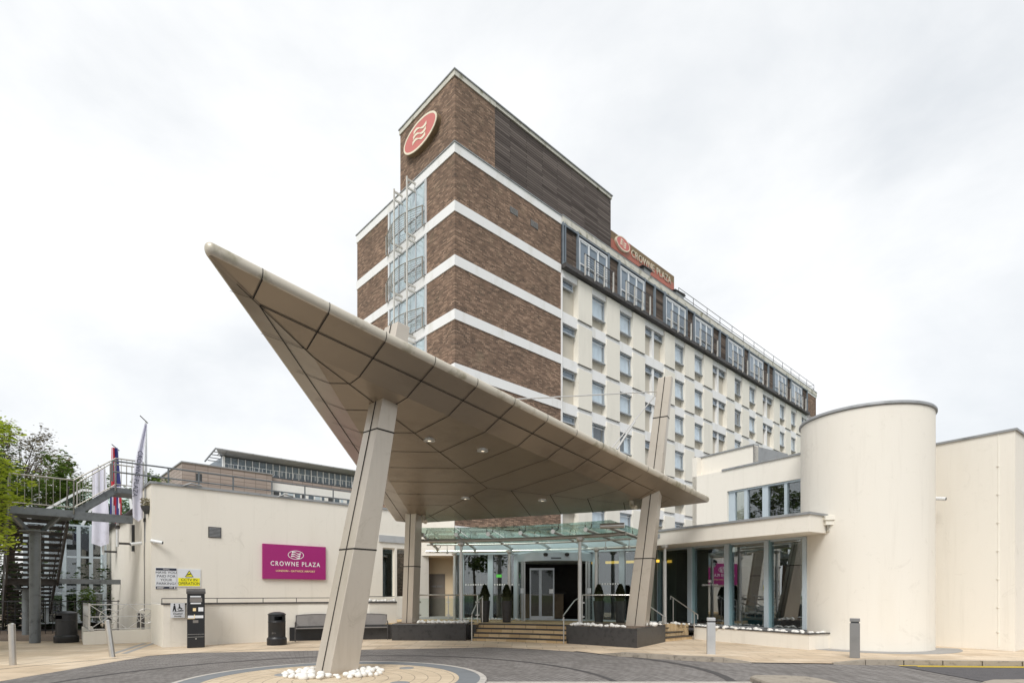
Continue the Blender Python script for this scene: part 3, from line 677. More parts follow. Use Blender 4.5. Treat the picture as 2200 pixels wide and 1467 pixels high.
can = thing('entrance_canopy', 'huge bronze triangular canopy on three leaning columns over the drive', 'canopy', (0,14,0))
E0 = ring(R0, .30); inner = offs([-.92,-.62,-.86])
b = MB(); n = len(E0); tri = [(x,y,PL(x,y)) for x,y in inner]
b.v = E0+tri; f = []
for i in range(n):
    k = i//9
    if (i+1) % 9: f.append((i, n+k, (i+1) % n))
    else: f.append((i, n+k, n+(k+1) % 3, (i+1) % n))
f.append((n+2, n+1, n)); b.f = f
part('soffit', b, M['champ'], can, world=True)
b = MB(); rg = []
for i in range(9):
    t = i/8; rg.append(ring(R0+.06*sin(pi*t*.86), +.30+.16*(1-cos(pi*t))/2))
rg.append(ring(R0-.03, .47))
v = [p for r_ in rg for p in r_]; f = []
for i in range(len(rg)-1):
    for j in range(n): f.append((i*n+j, i*n+(j+1) % n, (i+1)*n+(j+1) % n, (i+1)*n+j))
b.v = v; b.f = f; part('edge_nosing', b, M['nose'], can, world=True, smooth=True, split=False)
b = MB(); top = rg[-1]; cxm, cym = 0, 16; b.v = top+[(cxm,cym,PL(cxm,cym)+.58)]; b.f = [(i,(i+1) % n,n) for i in range(n)]; part('roof_skin', b, M['lead'], can, world=True)
# joints
b = MB()
def surf(X, Y):
    d = [((X-p[0])*nn[0]+(Y-p[1])*nn[1], w) for p, v_, nn, w in EL]
    h = 0
    for dd, w in d: h = max(h, .30*(1-dd/w))
    return PL(X, Y)+min(h,.32)
def jline(p, q, w=.019):
    m = max(2, int(hypot(q[0]-p[0], q[1]-p[1])/.1)); dx, dy = q[0]-p[0], q[1]-p[1]; l = hypot(dx,dy); nx, ny = -dy/l*w/2, dx/l*w/2
    for i in range(m):
        a = (p[0]+dx*i/m, p[1]+dy*i/m); c = (p[0]+dx*(i+1)/m, p[1]+dy*(i+1)/m)
        za = min(surf(*a), PL(*a)+.3)-.006; zc = min(surf(*c), PL(*c)+.3)-.006
        b.quad((a[0]-nx,a[1]-ny,za),(c[0]-nx,c[1]-ny,zc),(c[0]+nx,c[1]+ny,zc),(a[0]+nx,a[1]+ny,za))
def seam(p, e):
    _, v_, nn, w = EL[e]; best = 99
    for j in range(3):
        if j == e: continue
        q, _, nj, _ = EL[j]; a = (p[0]-q[0])*nj[0]+(p[1]-q[1])*nj[1]; bb = nn[0]*nj[0]+nn[1]*nj[1]
        if 1-bb > 1e-6:
            d = a/(1-bb)
            if 0 < d < best: best = d
    jline((p[0]+nn[0]*(.03 if e == 0 else .22), p[1]+nn[1]*(.03 if e == 0 else .22)), (p[0]+nn[0]*w, p[1]+nn[1]*w)) if best > w else None
    a0 = w if best > w else .02
    jline((p[0]+nn[0]*a0, p[1]+nn[1]*a0), (p[0]+nn[0]*best, p[1]+nn[1]*best))
A_, B_, C_ = offs([0,0,0])
LAB = hypot(B_[0]-A_[0],B_[1]-A_[1]); LAC = hypot(C_[0]-A_[0],C_[1]-A_[1]); LBC = hypot(C_[0]-B_[0],C_[1]-B_[1])
sk = [.92+1.06*k for k in range(14)]
nosej = MB()
for s in sk:
    if s < LAB-.6: seam((A_[0]+s2*s, A_[1]+s2*s), 0)
    if s < LAC-.6: seam((A_[0], A_[1]+s), 2)
    tb = (LAB+LBC-LAC)/2
    if 0.5 < LAB-s < tb: seam((B_[0]+dBC[0]*(LAB-s), B_[1]+dBC[1]*(LAB-s)), 1)
    tcn = (LAC+LBC-LAB)/2
    if 0.5 < LAC-s < tcn: seam((C_[0]-dBC[0]*(LAC-s), C_[1]-dBC[1]*(LAC-s)), 1)
inc = ((LBC*A_[0]+LAC*B_[0]+LAB*C_[0])/(LAB+LBC+LAC), (LBC*A_[1]+LAC*B_[1]+LAB*C_[1])/(LAB+LBC+LAC))
for c in inner: jline(c, inc)
for c, e in zip((A_,B_,C_), inner): jline(((c[0]*.7+e[0]*.3),(c[1]*.7+e[1]*.3)), e)
mid = offs([-.44,-.31,-.42])
for i in range(3): jline(mid[i], mid[(i+1) % 3], .022)
part('panel_joint', b, M['joint'], can, world=True)
b = MB()                                              # nosing joints: thin hoops across the rounded edge
for s in sk:
    for e, (p0, v_, lim) in enumerate(((A_,(s2,s2),LAB-.7),)):
        if s > lim: continue
        dl = hypot(cen[1][0]-cen[0][0], cen[1][1]-cen[0][1]); v_ = ((cen[1][0]-cen[0][0])/dl, (cen[1][1]-cen[0][1])/dl); nn = (v_[1], -v_[0])
        q_ = (A_[0]+s2*s-cen[0][0])*v_[0]+(A_[1]+s2*s-cen[0][1])*v_[1]; p = (cen[0][0]+v_[0]*q_+nn[0]*R0, cen[0][1]+v_[1]*q_+nn[1]*R0)
        pts = []
        for i in range(9):
            t = i/8; r_ = .06*sin(pi*t*.86)+.003; h = +.30+.16*(1-cos(pi*t))/2
            x, y = p[0]+nn[0]*r_, p[1]+nn[1]*r_; pts.append((x,y,PL(x,y)+h))
        for i in range(8):
            a, c = pts[i], pts[i+1]; w = .006
            b.quad((a[0]-v_[0]*w,a[1]-v_[1]*w,a[2]),(c[0]-v_[0]*w,c[1]-v_[1]*w,c[2]),(c[0]+v_[0]*w,c[1]+v_[1]*w,c[2]),(a[0]+v_[0]*w,a[1]+v_[1]*w,a[2]))
part('nosing_joint', b, M['joint'], can, world=True)
# columns
def column(base, topp, wa, wb, ang, name_label, jz):
    """four-sided tapering leaning column; wa/wb widths at (base, top) of the left and right faces, ang = direction of left face"""
    b = MB(); rings = []
    for t in (0, 1):
        c = [base[k]+(topp[k]-base[k])*t for k in range(3)]; a, w = wa[0]+(wa[1]-wa[0])*t, wb[0]+(wb[1]-wb[0])*t
        u = (cos(ang), sin(ang)); q = (-sin(ang), cos(ang))
        rings.append([(c[0]+u[0]*a/2*i+q[0]*w/2*j, c[1]+u[1]*a/2*i+q[1]*w/2*j, c[2]) for i, j in ((-1,-1),(1,-1),(1,1),(-1,1))])
    b.add(rings[0]+rings[1], [(3,2,1,0),(4,5,6,7),(0,1,5,4),(1,2,6,5),(2,3,7,6),(3,0,4,7)])
    o = part('column', b, M['champl'], can, world=True, label=name_label, bevel=.012)
    j = MB()
    L3 = lambda p, q, t: tuple(p[k]+(q[k]-p[k])*t for k in range(3))
    e = .004
    u = (cos(ang), sin(ang)); q = (-sin(ang), cos(ang))
    for s_ in (-1, 1):                               # vertical seam on the two wider faces
        m0 = L3(rings[0][0], rings[0][1], .5) if s_ < 0 else L3(rings[0][3], rings[0][2], .5)
        m1 = L3(rings[1][0], rings[1][1], .5) if s_ < 0 else L3(rings[1][3], rings[1][2], .5)
        off = (q[0]*s_*e, q[1]*s_*e)
        j.bar((m0[0]+off[0],m0[1]+off[1],m0[2]), (m1[0]+off[0],m1[1]+off[1],m1[2]), .026, .012)
    for z in jz:
        t = (z-base[2])/(topp[2]-base[2]); rg_ = [L3(rings[0][i], rings[1][i], t) for i in range(4)]
        c = [sum(p[k] for p in rg_)/4 for k in range(3)]
        ex = [tuple(c[k]+(p[k]-c[k])*1.012 for k in range(3)) for p in rg_]
        j.add([(p[0],p[1],p[2]-.016) for p in ex]+[(p[0],p[1],p[2]+.016) for p in ex], [(0,1,5,4),(1,2,6,5),(2,3,7,6),(3,0,4,7)])
    part('column_joint', j, M['joint'], o, world=True)
    return o
column((-3.46,11.02,.05), (-2.40,11.72,7.17), (.54,.44), (.64,.32), radians(-40), 'nearest column, standing in white pebbles on the island', (2.48,4.9))
column((4.02,18.0,.5), (4.60,16.75,8.05), (.62,.40), (.56,.22), radians(-28), 'column on the granite planter right of the steps, its mast rising past the roof', (2.7,6.9))
column((-3.62,19.9,.5), (-3.36,19.3,4.9), (.45,.42), (.42,.40), radians(-25), 'column on the granite planter left of the steps', (2.55,))
b = MB()
for m in ((4.42,16.9,7.7),):
    b.tube([m,(-.35,12.6,5.95)], .017, 6); b.tube([m,(2.6,15.9,5.45)], .017, 6)
    b.tube([(3.0,16.0,5.73),(3.6,16.4,6.65)], .03, 6)
part('stay_cable', b, M['inoxp'], can, world=True)
for px in ((-1.95,13.2),(-.72,13.75),(.95,17.5),(-1.45,17.4)):
    x, y = px; z = PL(x,y)
    b = MB(); b.lathe([(.14,z-.030),(.14,z+.02),(.10,z-.034),(.085,z-.02)], 24, px); o = part('downlight', b, M['inoxp'], can, world=True)
    b = MB(); b.lathe([(.08,z-.026),(.04,z-.03)], 16, px); part('lens', b, M['lamp'], can, world=True).parent = o
for cx, cy in ((-3.05,19.35),(3.72,17.45)):
    b = MB(); z = PL(cx,cy); b.tube([(cx,cy,z+.02),(cx,cy-.02,z-.10),(cx+.02,cy-.1,z-.20),(cx+.1,cy-.2,z-.24)], .07, 10)
    part('rainwater_outlet', b, M['nose'], can, world=True, smooth=True)

# ------------------------------------------------------------------ entrance: platform, steps, planters
def AR(r, a, z=0): return (C0[0]+r*cos(radians(a)), C0[1]+r*sin(radians(a)), z)
st = thing('entrance_steps', 'sandstone steps with dark nosings climbing to the revolving door', 'steps', (C0[0],C0[1],0))
A0_, A1_ = 79.1, 60.3      # angular extent of the steps
b = MB(); d_ = MB()
for i in range(4):
    r0 = 10.15+.33*i
    b.arcwall((0,0), r0, r0+.34 if i < 3 else 14.3, A0_, A1_, -.02 if i == 0 else .1375*i-.02, .1375*(i+1)-.012, 30)
    d_.arcwall((0,0), r0-.02, r0+.05, A0_, A1_, .1375*(i+1)-.05, .1375*(i+1), 30)
part('riser_block', b, M['step'], st); part('step_nosing', d_, M['granite'], st)
b = MB(); b.arcwall((0,0), 10.9, 14.3, 104, A0_+.01, .39, .538, 12); b.arcwall((0,0), 12.9, 14.3, A1_-.01, 52, .39, .538, 12); part('platform_slab', b, M['step'], st)
b = MB(); b.arcwall((0,0), 10.7, 11.13, 104, A0_, -.02, .52, 12); part('platform_edge', b, M['granite'], st)
b = MB(); b.arcwall((0,0), 12.9, 13.1, A1_, 53, -.02, .389, 12); part('platform_edge', b, M['step'], st)
def planter(pts, lab):
    b = MB(); b.prism(pts, 0, .57); cx, cy = sum(p[0] for p in pts)/len(pts), sum(p[1] for p in pts)/len(pts)
    o = thing('granite_planter', lab, 'planter', (cx,cy,0), group='black granite planters beside the steps')
    part('granite_box', b, M['granite'], o, world=True, bevel=.012)
    q = MB(); q.prism([(cx+(x-cx)*.93, cy+(y-cy)*.93) for x,y in pts], .572, .585); part('bed', q, M['mulch'], o, world=True)
planter([(-4.14,19.27),(-1.58,19.18),(-1.38,20.6),(-4.1,20.9)], 'long black granite planter left of the steps')
planter([(1.74,18.02),(3.68,16.48),(5.10,18.60),(4.3,20.0),(2.5,20.2)], 'black granite planter with an angled corner right of the steps')
# side steps at the right
ss = thing('side_steps', 'short flight of stone steps between granite planter and cream garden wall', 'steps', (5.8,19.2,0))
b = MB(); d_ = MB()
dv = (.757,.653); nv = (-.653,.757)
for i in range(4):
    p = (5.12+nv[0]*.3*i, 18.72+nv[1]*.3*i); q = (p[0]+dv[0]*(1.65-.1*i), p[1]+dv[1]*(1.65-.1*i))
    b.wall(p, q, .3 if i < 3 else .8, .1375*i-.01, .1375*(i+1)-.03); d_.wall((p[0]-nv[0]*.02,p[1]-nv[1]*.02), (q[0]-nv[0]*.02,q[1]-nv[1]*.02), .32, .1375*(i+1)-.03, .1375*(i+1))
part('riser_block', b, M['step'], ss, world=True); part('step_nosing', d_, M['granite'], ss, world=True)
b = MB(); b.prism([(4.4,20.2),(5.2,19.75),(6.35,20.15),(6.1,22.8),(5.2,21.5)], 0, .53); part('landing_slab', b, M['step'], ss, world=True)

# ------------------------------------------------------------------ glazed entrance hall
GR = 14.25
hall = thing('entrance_hall', 'curved glazed entrance hall with pale blue mullions under the glass canopy', 'building', (C0[0],C0[1],0))
b = MB(); b.arcwall((0,0), GR-.04, GR+.10, 86.2, 53, 3.22, 3.62, 30); b.arcwall((0,0), GR-.05, GR+.08, 86.2, 53, .535, .60, 30); part('fascia', b, M['bluef'], hall)
DA, DR = 69.3, 1.5
dc = (GR*cos(radians(DA)), GR*sin(radians(DA)))
for a in (85.2, 80.3, 75.9, 62.7, 58.4):
    b = MB(); c, s_ = cos(radians(a)), sin(radians(a)); x, y = GR*c, GR*s_
    b.wall((x-s_*.11, y+c*.11), (x+s_*.11, y-c*.11), .18, .6, 3.22); part('mullion', b, M['bluef'], hall)
for a0, a1 in ((86.1,85.7),(84.8,80.7),(79.9,76.3),(62.3,58.8),(58,54.6)):
    b = MB(); n = 4
    b.arcwall((0,0), GR+.05, GR+.06, a0, a1, .6, 3.22, 6); part('pane', b, M['glassd'], hall)
b = MB()
for a0, a1 in ((84.8,80.7),(79.9,76.3),(62.3,58.8)):
    a = a0-.35
    while a > a1+.2:
        x, y = (GR+.035)*cos(radians(a)), (GR+.035)*sin(radians(a))
        b.tube([(x,y,1.98),(x*.9995,y*.9995,1.98)], .035, 8); a -= .42
part('glass_manifestation', b, M['wtxt'], hall)
b = MB(); b.arcwall((0,0), GR+.02, GR+.03, 79.3,78.4, 2.28,2.40, 2); part('exit_sticker', b, M['exitg'], hall)
# revolving door drum
b = MB()
b.lathe([(DR-.02,2.85),(DR+.02,2.85),(DR+.02,3.16),(DR-.06,3.20)], 48, dc); dr = part('revolving_door', b, M['bluef'], hall, smooth=True)
b = MB()
def onc(a, r=DR): return (dc[0]+r*cos(radians(a)), dc[1]+r*sin(radians(a)))
for a in (207,213,318,325,350,175,20,40): x, y = onc(a); b.box(x-.035,x+.035,y-.035,y+.035,.55,2.86)
part('drum_post', b, M['silver'], dr)
for a0, a1 in ((213,176),(325,398)):
    b = MB(); b.arcwall(dc, DR-.01, DR, a0, a1, .6, 2.85, 14); part('drum_glass', b, M['glassr'], dr)
b = MB()
for (x0,x1,y) in ((-1.05,-.64,-.74),(-.64,-.10,-.80)):
    X0, X1, Y = dc[0]+x0, dc[0]+x1, dc[1]+y
    for (u0,u1,z0,z1) in ((X0,X0+.05,.58,2.6),(X1-.05,X1,.58,2.6),(X0+.05,X1-.05,2.52,2.6),(X0+.05,X1-.05,.58,.74)): b.box(u0,u1,Y,Y+.05,z0,z1)
part('door_leaf', b, M['alu'], dr)
b = MB()
for (x0,x1,y) in ((-1.05,-.64,-.74),(-.64,-.10,-.80)): b.box(dc[0]+x0+.05,dc[0]+x1-.05,dc[1]+y+.02,dc[1]+y+.03,.74,2.52)
part('leaf_glass', b, M['glassi'], dr)
b = MB(); b.box(dc[0]-.30,dc[0]-.14,dc[1]-.815,dc[1]-.805,1.62,1.78); x, y = onc(210, DR+.045); b.box(x-.07,x+.05,y-.01,y,1.62,1.82); x, y = onc(320, DR+.05); b.box(x-.05,x+.11,y-.01,y,1.62,1.82)
part('door_notice', b, M['swhite'], dr)
b = MB()
for a in (252,282): x, y = onc(a, DR+.05); b.lathe([(.0,3.0),(.07,3.02),(.09,3.10),(.05,3.14)], 12, (x,y))
x, y = onc(270, DR+.03); b.box(x-.28,x+.1,y-.03,y,2.92,2.96)
part('door_sensor', b, M['black'], dr)
# interior: floor, ceiling, back wall, desk
b = MB(); b.arcwall((0,0), GR+.1, 19.0, 86, 50, .50, .54, 24); part('hall_floor', b, M['ffloor'], hall)
b = MB(); b.arcwall((0,0), GR-.02, 19.2, 86, 50, 3.62, 3.78, 24); part('roof_slab', b, M['lead'], hall)
b = MB(); b.arcwall((0,0), GR+.1, 19.0, 86, 50, 3.40, 3.44, 24); part('ceiling', b, M['ceil'], hall)
b = MB(); b.arcwall((0,0), 19.0, 19.2, 86, 50, .2, 3.6, 24); b.arcwall((0,0), GR+.3, 19.0, 86.3, 86, .5, 3.6, 2); part('back_wall', b, M['dwood'], hall)
b = MB(); b.box(2.6,5.6,15.9,16.5,.54,1.6); part('reception_desk', b, M['lwood'], hall)
b = MB(); b.box(2.5,5.7,15.8,16.6,1.6,1.66); part('desk_top', b, M['dwood'], hall)
b = MB(); b.arcwall((0,0), 15.8, 15.95, 63, 55, 2.85, 2.95, 10); part('ceiling_light', b, M['ylamp'], hall)
b = MB()
for a in (83,79,74,70,66,61,57):
    for r in (15.3,17): x, y = r*cos(radians(a)), r*sin(radians(a)); b.lathe([(.05,3.385),(.05,3.395)], 10, (x,y))
part('spotlight', b, M['lamp'], hall)
# link wall and recessed side door
lk_ = thing('link_block', 'tan recessed porch with a grey door beside the entrance hall', 'building', (-3.4,26,0))
b = MB(); b.box(-4.4,-2.66,25.8,26.05,3.36,5.6); part('upper_wall', b, M['cream'], lk_, world=True)
b = MB(); b.box(-4.9,-1.5,26.9,27.1,.2,3.5); b.box(-4.9,-4.7,25.4,26.9,.2,3.36); part('recess_wall', b, M['recess'], lk_, world=True)
b = MB(); b.box(-4.9,-2.0,26.06,26.9,3.30,3.36); part('porch_soffit', b, M['recess'], lk_, world=True)
b = MB(); b.box(-3.96,-3.22,26.86,26.9,.5,2.55); dd = part('door', b, M['door'], lk_, world=True)
text('FIRE EXIT', .13, M['lead'], lk_, -.19, 1.95, .84, name='door_notice')
b = MB(); b.box(-4.9,-1.9,21,27.2,.48,.53); part('porch_floor', b, M['conc'], lk_, world=True)

# ------------------------------------------------------------------ glass canopy over the entrance
gc = thing('glass_canopy', 'green glass canopy on grey steel tubes and posts in front of the doors', 'canopy', (C0[0],C0[1],0))
gz = lambda r: 3.90-(r-10.6)*.055
angs = [89.2, 82.8, 76.6, 70.3, 64.0, 57.7]
for i in range(5):
    b = MB(); b.arcwall((0,0), 10.55, 14.9, angs[i]-.12 if i else 90.4, angs[i+1]+.12 if i < 4 else 52.8, gz, lambda r: gz(r)+.018, 6); part('glass_pane', b, M['glassg'], gc)
for a in angs+[53.2]:
    b = MB(); c, s_ = cos(radians(a)), sin(radians(a)); z = 3.66
    b.tube([(10.65*c,10.65*s_,3.68),(14.8*c,14.8*s_,3.42)], .055, 10); b.tube([(10.63*c,10.63*s_,3.68),(10.66*c,10.66*s_,3.68)], .075, 12)
    rf = part('rafter', b, M['inox'], gc, smooth=True)
    q = MB()
    for r in (10.85, 12.6, 14.3):
        zz = 3.68-(r-10.65)*.063+.04; x, y = r*c, r*s_
        for sd in (-1, 1): q.tube([(x,y,zz),(x-s_*.10*sd,y+c*.10*sd,zz+.05),(x-s_*.12*sd,y+c*.12*sd,gz(r)-.01)], .015, 6)
    part('spider_bracket', q, M['galvd'], rf)
for r, z, w, a0, a1 in ((11.15,3.52,.065,91.5,51.5),(14.0,3.34,.06,91,54)):
    b = MB(); b.tube([( r*cos(radians(a0+(a1-a0)*i/30)), r*sin(radians(a0+(a1-a0)*i/30)), z) for i in range(31)], w, 10); part('ring_beam', b, M['inox'], gc, smooth=True)
b = MB(); r = 12.6; b.tube([( r*cos(radians(90-36*i/30)), r*sin(radians(90-36*i/30)), 3.50) for i in range(31)], .035, 8); part('light_tube', b, M['inoxp'], gc, smooth=True)
b = MB(); b.tube([(C0[0]*0+6.05,8.28,3.70),(6.75,8.05,3.70)], .085, 12); part('beam_stub', b, M['inox'], gc, smooth=True)
for (x,y,zb) in ((-1.83,20.2,.56),(2.23,18.4,.56),(-2.35,22.9,.55),(-.10,21.9,.55),(3.15,20.9,.55),(5.35,19.6,.55)):
    X, Y = x-C0[0], y-C0[1]; zt = 3.46 if hypot(X,Y) < 12 else 3.32
    b = MB(); b.tube([(X,Y,zb),(X,Y,2.75)], .068, 12); b.tube([(X,Y,2.75),(X,Y,zt)], .052, 12); b.lathe([(.085,zb),(.085,zb+.03)], 14, (X,Y)); 
    b.lathe([(.05,zt-.16),(.12,zt-.10),(.13,zt-.02)], 14, (X,Y)); part('post', b, M['inoxp'], gc, smooth=True)
b = MB()
for a in (86.5,58.5,54.5):
    x, y = 12.7*cos(radians(a)), 12.7*sin(radians(a)); b.tube([(x,y,3.5),(x,y,3.27)], .012, 5); b.lathe([(.05,3.16),(.05,3.26),(.02,3.28)], 10, (x,y))
part('hanging_spotlight', b, M['inoxp'], gc)

# ------------------------------------------------------------------ railings at the entrance
def handrail(name, pts, posts, label, group='tubular steel handrails by the steps'):
    o = thing(name, label, 'handrail', (posts[0][0],posts[0][1],0), group=group)
    b = MB(); b.tube(pts, .022, 8); part('rail', b, M['inox'], o, world=True, smooth=True)
    for x, y, z0, z1 in posts: b = MB(); b.tube([(x,y,z0),(x,y,z1)], .02, 8); part('post', b, M['inox'], o, world=True, smooth=True)
def arp(r, a): x, y, _ = AR(r, a); return (x, y)
a, c, e = arp(10.05,78.9), arp(10.9,78.9), arp(11.6,78.9)
handrail('handrail', [(a[0],a[1],.75),(a[0],a[1],.90),(c[0],c[1],1.36),(e[0],e[1],1.52),(e[0],e[1],1.44)], [(a[0],a[1],0,.85),(e[0]-.01,e[1]-.15,.55,1.46)], 'short sloping handrail at the left side of the main steps')
a, c, e = arp(10.05,60.6), arp(10.95,60.6), arp(11.7,60.6)
handrail('handrail', [(a[0],a[1],.75),(a[0],a[1],.90),(c[0],c[1],1.36),(e[0],e[1],1.54),(e[0],e[1],1.45)], [(a[0]+.02,a[1]+.02,0,.86),(e[0]-.05,e[1]-.1,.55,1.48)], 'short sloping handrail at the right side of the main steps')
def slopeh(p, q, zp, zq, b0, b1, label):
    handrail('handrail', [(p[0],p[1],zp-.12),(p[0],p[1],zp),(q[0],q[1],zq),(q[0],q[1],zq-.15)], [(p[0]+(q[0]-p[0])*.1,p[1]+(q[1]-p[1])*.1,b0,zp-.05),(p[0]+(q[0]-p[0])*.88,p[1]+(q[1]-p[1])*.88,b1,zq+.08)], label)
slopeh((4.55,19.9),(5.12,18.62), 1.40,.80,.5,.1, 'sloping handrail on the planter side of the side steps')
slopeh((5.75,20.3),(6.40,19.3), 1.52,.88,.55,0, 'sloping handrail beside the cream garden wall')
def balustrade(pts, label, z0=.56, h=1.0):
    o = thing('glass_balustrade', label, 'balustrade', (pts[0][0],pts[0][1],z0), group='glass balustrades behind the planters')
    b = MB(); b.tube([(x,y,z0+h) for x,y in pts], .022, 8); part('rail', b, M['inox'], o, world=True, smooth=True)
    for i in range(len(pts)-1):
        n = max(1, round(hypot(pts[i+1][0]-pts[i][0],pts[i+1][1]-pts[i][1])/1.1))
        for k in range(n+(i == len(pts)-2)):
            t = k/n; x, y = pts[i][0]+(pts[i+1][0]-pts[i][0])*t, pts[i][1]+(pts[i+1][1]-pts[i][1])*t
            b = MB(); b.tube([(x,y,z0),(x,y,z0+h)], .018, 8)
            for zz in (.25,.72): b.box(x-.07,x+.07,y-.03,y+.01,z0+zz,z0+zz+.05)
            part('post', b, M['inox'], o, world=True)
        b = MB(); b.wall(pts[i], pts[i+1], .012, z0+.08, z0+h-.12); part('glass_panel', b, M['glassr'], o, world=True)
balustrade([(-3.35,20.2),(-1.25,20.25)], 'glass balustrade with steel posts behind the left planter')
balustrade([(2.35,18.7),(3.95,18.35)], 'glass balustrade with steel posts behind the right planter')

# ------------------------------------------------------------------ left wing
wd = (5.0/6.727, 4.5/6.727); WA = atan2(wd[1], wd[0])
L0 = (-12.05, 18.7)
def LW(t, o=0): return (L0[0]+wd[0]*t+wd[1]*o, L0[1]+wd[1]*t-wd[0]*o)   # t along the wall, o outward
lw = thing('left_wing', 'low cream rendered wing with flat roof left of the entrance', 'building', (L0[0],L0[1],0), WA)
# local: x along wall, -y outward
def vloc(mb): return mb
LWL = 11.0; wins = [(8.61,9.21),(9.32,9.90)]; z0w, z1w = 1.44, 3.62
b = MB(); b.box(0,8.61,0,.3,0,5.28); b.box(9.90,LWL,0,.3,0,5.28); b.box(8.61,9.90,0,.3,0,z0w); b.box(8.61,9.90,0,.3,z1w,5.28); b.box(9.21,9.32,0.001,.3,z0w,z1w)
b.box(0,.3,.3,1.9,0,5.28); b.box(0.05,LWL,.3,12,4.4,4.6); b.box(0,.3,1.9,11.5,0,4.62)
part('wall', b, M['cream'], lw)
b = MB(); b.box(-.05,LWL,-.05,.4,5.28,5.36); b.box(-.05,.4,.4,1.95,5.28,5.36); part('coping', b, M['lead'], lw)
b = MB(); b.tube([(-.10,1.9,4.66),(-.10,11.5,4.66)], .10, 10); part('gutter', b, M['galvd'], lw, smooth=True)
b = MB(); b.box(8.42,10.2,-.06,0,3.86,4.16); part('lintel_cladding', b, M['silver'], lw)
for i, (x0, x1) in enumerate(wins):
    b = MB()
    for (u0,u1,a,c) in ((x0,x0+.05,z0w,z1w),(x1-.05,x1,z0w,z1w),(x0+.05,x1-.05,z0w,z0w+.05),(x0+.05,x1-.05,z1w-.05,z1w)): b.box(u0,u1,.10,.16,a,c)
    o = part('window', b, M['creamp'], lw); b = MB(); b.box(x0+.05,x1-.05,.12,.13,z0w+.05,z1w-.05); part('pane', b, M['glassd'], o)
    b = MB(); b.box(x0,x1,1.2,1.3,z0w-.2,z1w+.1); part('room_curtain', b, M['greencur'], o)
b = MB(); b.box(1.72,2.14,-.02,0,3.60,3.98); vt = part('wall_vent', b, M['galvd'], lw)
b = MB()
for i in range(7): b.box(1.75,2.11,-.045,-.021,3.63+i*.048,3.655+i*.048)
part('slats', b, M['lead'], vt)
b = MB()
for i in range(2): b.tube([(.9+i*3.2,-.02,5.30),(1.15+i*3.2,-.12,5.42),(1.5+i*3.2,-.05,5.38)], .03, 6)
part('roof_flashing_lap', b, M['lead'], lw)
b = MB(); b.tube([(-.04,1.0,1.0),(-.04,1.0,4.4),(-.02,1.3,4.6)], .012, 5); b.tube([(-.05,3.3,3.2),(-.05,3.3,4.2)], .05, 8); part('cable_run', b, M['alud'], lw)
# roof guard rail of the wing
rr = thing('roof_railing', 'grey tubular guard rail along the roof of the left cream wing', 'railing', (L0[0],L0[1],0), WA)
b = MB()
for z in (5.98,5.62): b.tube([(-1.0,.55,z),(9.2,.55,z)], .028, 6)
b.tube([(8.0,.55,5.42),(9.2,.55,5.98)], .028, 6)
part('rail', b, M['galv'], rr)
for x in (-1.0,.6,1.55,2.7,4.1,5.4,6.6,7.6,8.4,9.2): b = MB(); b.tube([(x,.55,5.3),(x,.55,5.98)], .028, 6); part('rail_post', b, M['galv'], rr)

# low ramp wall with rail
rw = thing('ramp_wall', 'low cream ramp wall with dark coping and thin rail behind the bins', 'wall', (-8,18.6,0))
path = [(-10.42,16.72),(-9.3,17.75),(-8.24,18.66),(-7.36,19.28),(-6.3,19.75),(-5.1,20.05),(-4.25,20.65)]
b = MB()
for p, q in zip(path, path[1:]): b.wall(p, q, .25, -.02, 1.27)
b.wall(path[0], (-11.9,18.45), -.2, -.02, 1.27)
part('wall_face', b, M['cream'], rw, world=True)
b = MB()
for p, q in zip(path, path[1:]): b.wall((p[0]+.02,p[1]-.03), (q[0]+.02,q[1]-.03), .30, 1.27, 1.32)
part('coping', b, M['galvd'], rw, world=True)
b = MB(); b.tube([(x-.1,y+.1,1.46) for x, y in path[:5]], .014, 6); b.tube([(x-.1,y+.1,1.50) for x, y in path[4:]], .014, 6)
for i, p in enumerate(path[:5]): b.tube([(p[0]-.1,p[1]+.1,1.3),(p[0]-.1,p[1]+.1,1.46)], .012, 6)
part('thin_rail', b, M['galvd'], rw, world=True)
b = MB(); b.prism([(-7.55,19.0),(-6.3,19.58),(-5.1,19.88),(-4.2,20.1),(-4.2,20.3),(-5.15,20.04),(-6.35,19.74),(-7.6,19.2)], 0, .46); part('black_plinth', b, M['black'], rw, world=True)
# garden wall and railing at the left corner
gw = thing('garden_wall', 'low cream planter wall at the left corner carrying a patterned railing', 'wall', (-13.45,17.55,0))
b = MB(); b.wall((-13.45,17.55),(-11.75,18.72),.3,0,.42); b.wall((-15.6,20.3),(-13.45,17.55),.3,0,.42); part('wall_face', b, M['cream'], gw, world=True)
pr = thing('pattern_railing', 'silver railing with circles and crosses on the low garden wall', 'railing', (-13.4,17.75,.42), atan2(18.72-17.55,-11.75+13.45))
b = MB(); Lr = 2.0; 
for x in (0,Lr): b.tube([(x,0,0),(x,0,.88)], .028, 8)
for z in (.05,.84,.45): b.bar((0,0,z),(Lr,0,z),.028)
for x0 in (0,1.0):
    b.bar((x0,0,.05),(x0+1,0,.84),.022); b.bar((x0,0,.84),(x0+1,0,.05),.022)
    b.tube([(x0+.5+.24*cos(2*pi*i/24),0,.445+.24*sin(2*pi*i/24)) for i in range(25)], .014, 6)
part('front_panel', b, M['inoxp'], pr)
b = MB(); q = (-2.35,.98)
import math as _m
dx, dy = (-15.5+13.4), (20.25-17.75); a_ = -pr.rotation_euler[2]; ex, ey = dx*cos(a_)-dy*sin(a_), dx*sin(a_)+dy*cos(a_)
for z in (.05,.84,.45): b.bar((0,0,z),(ex,ey,z),.028)
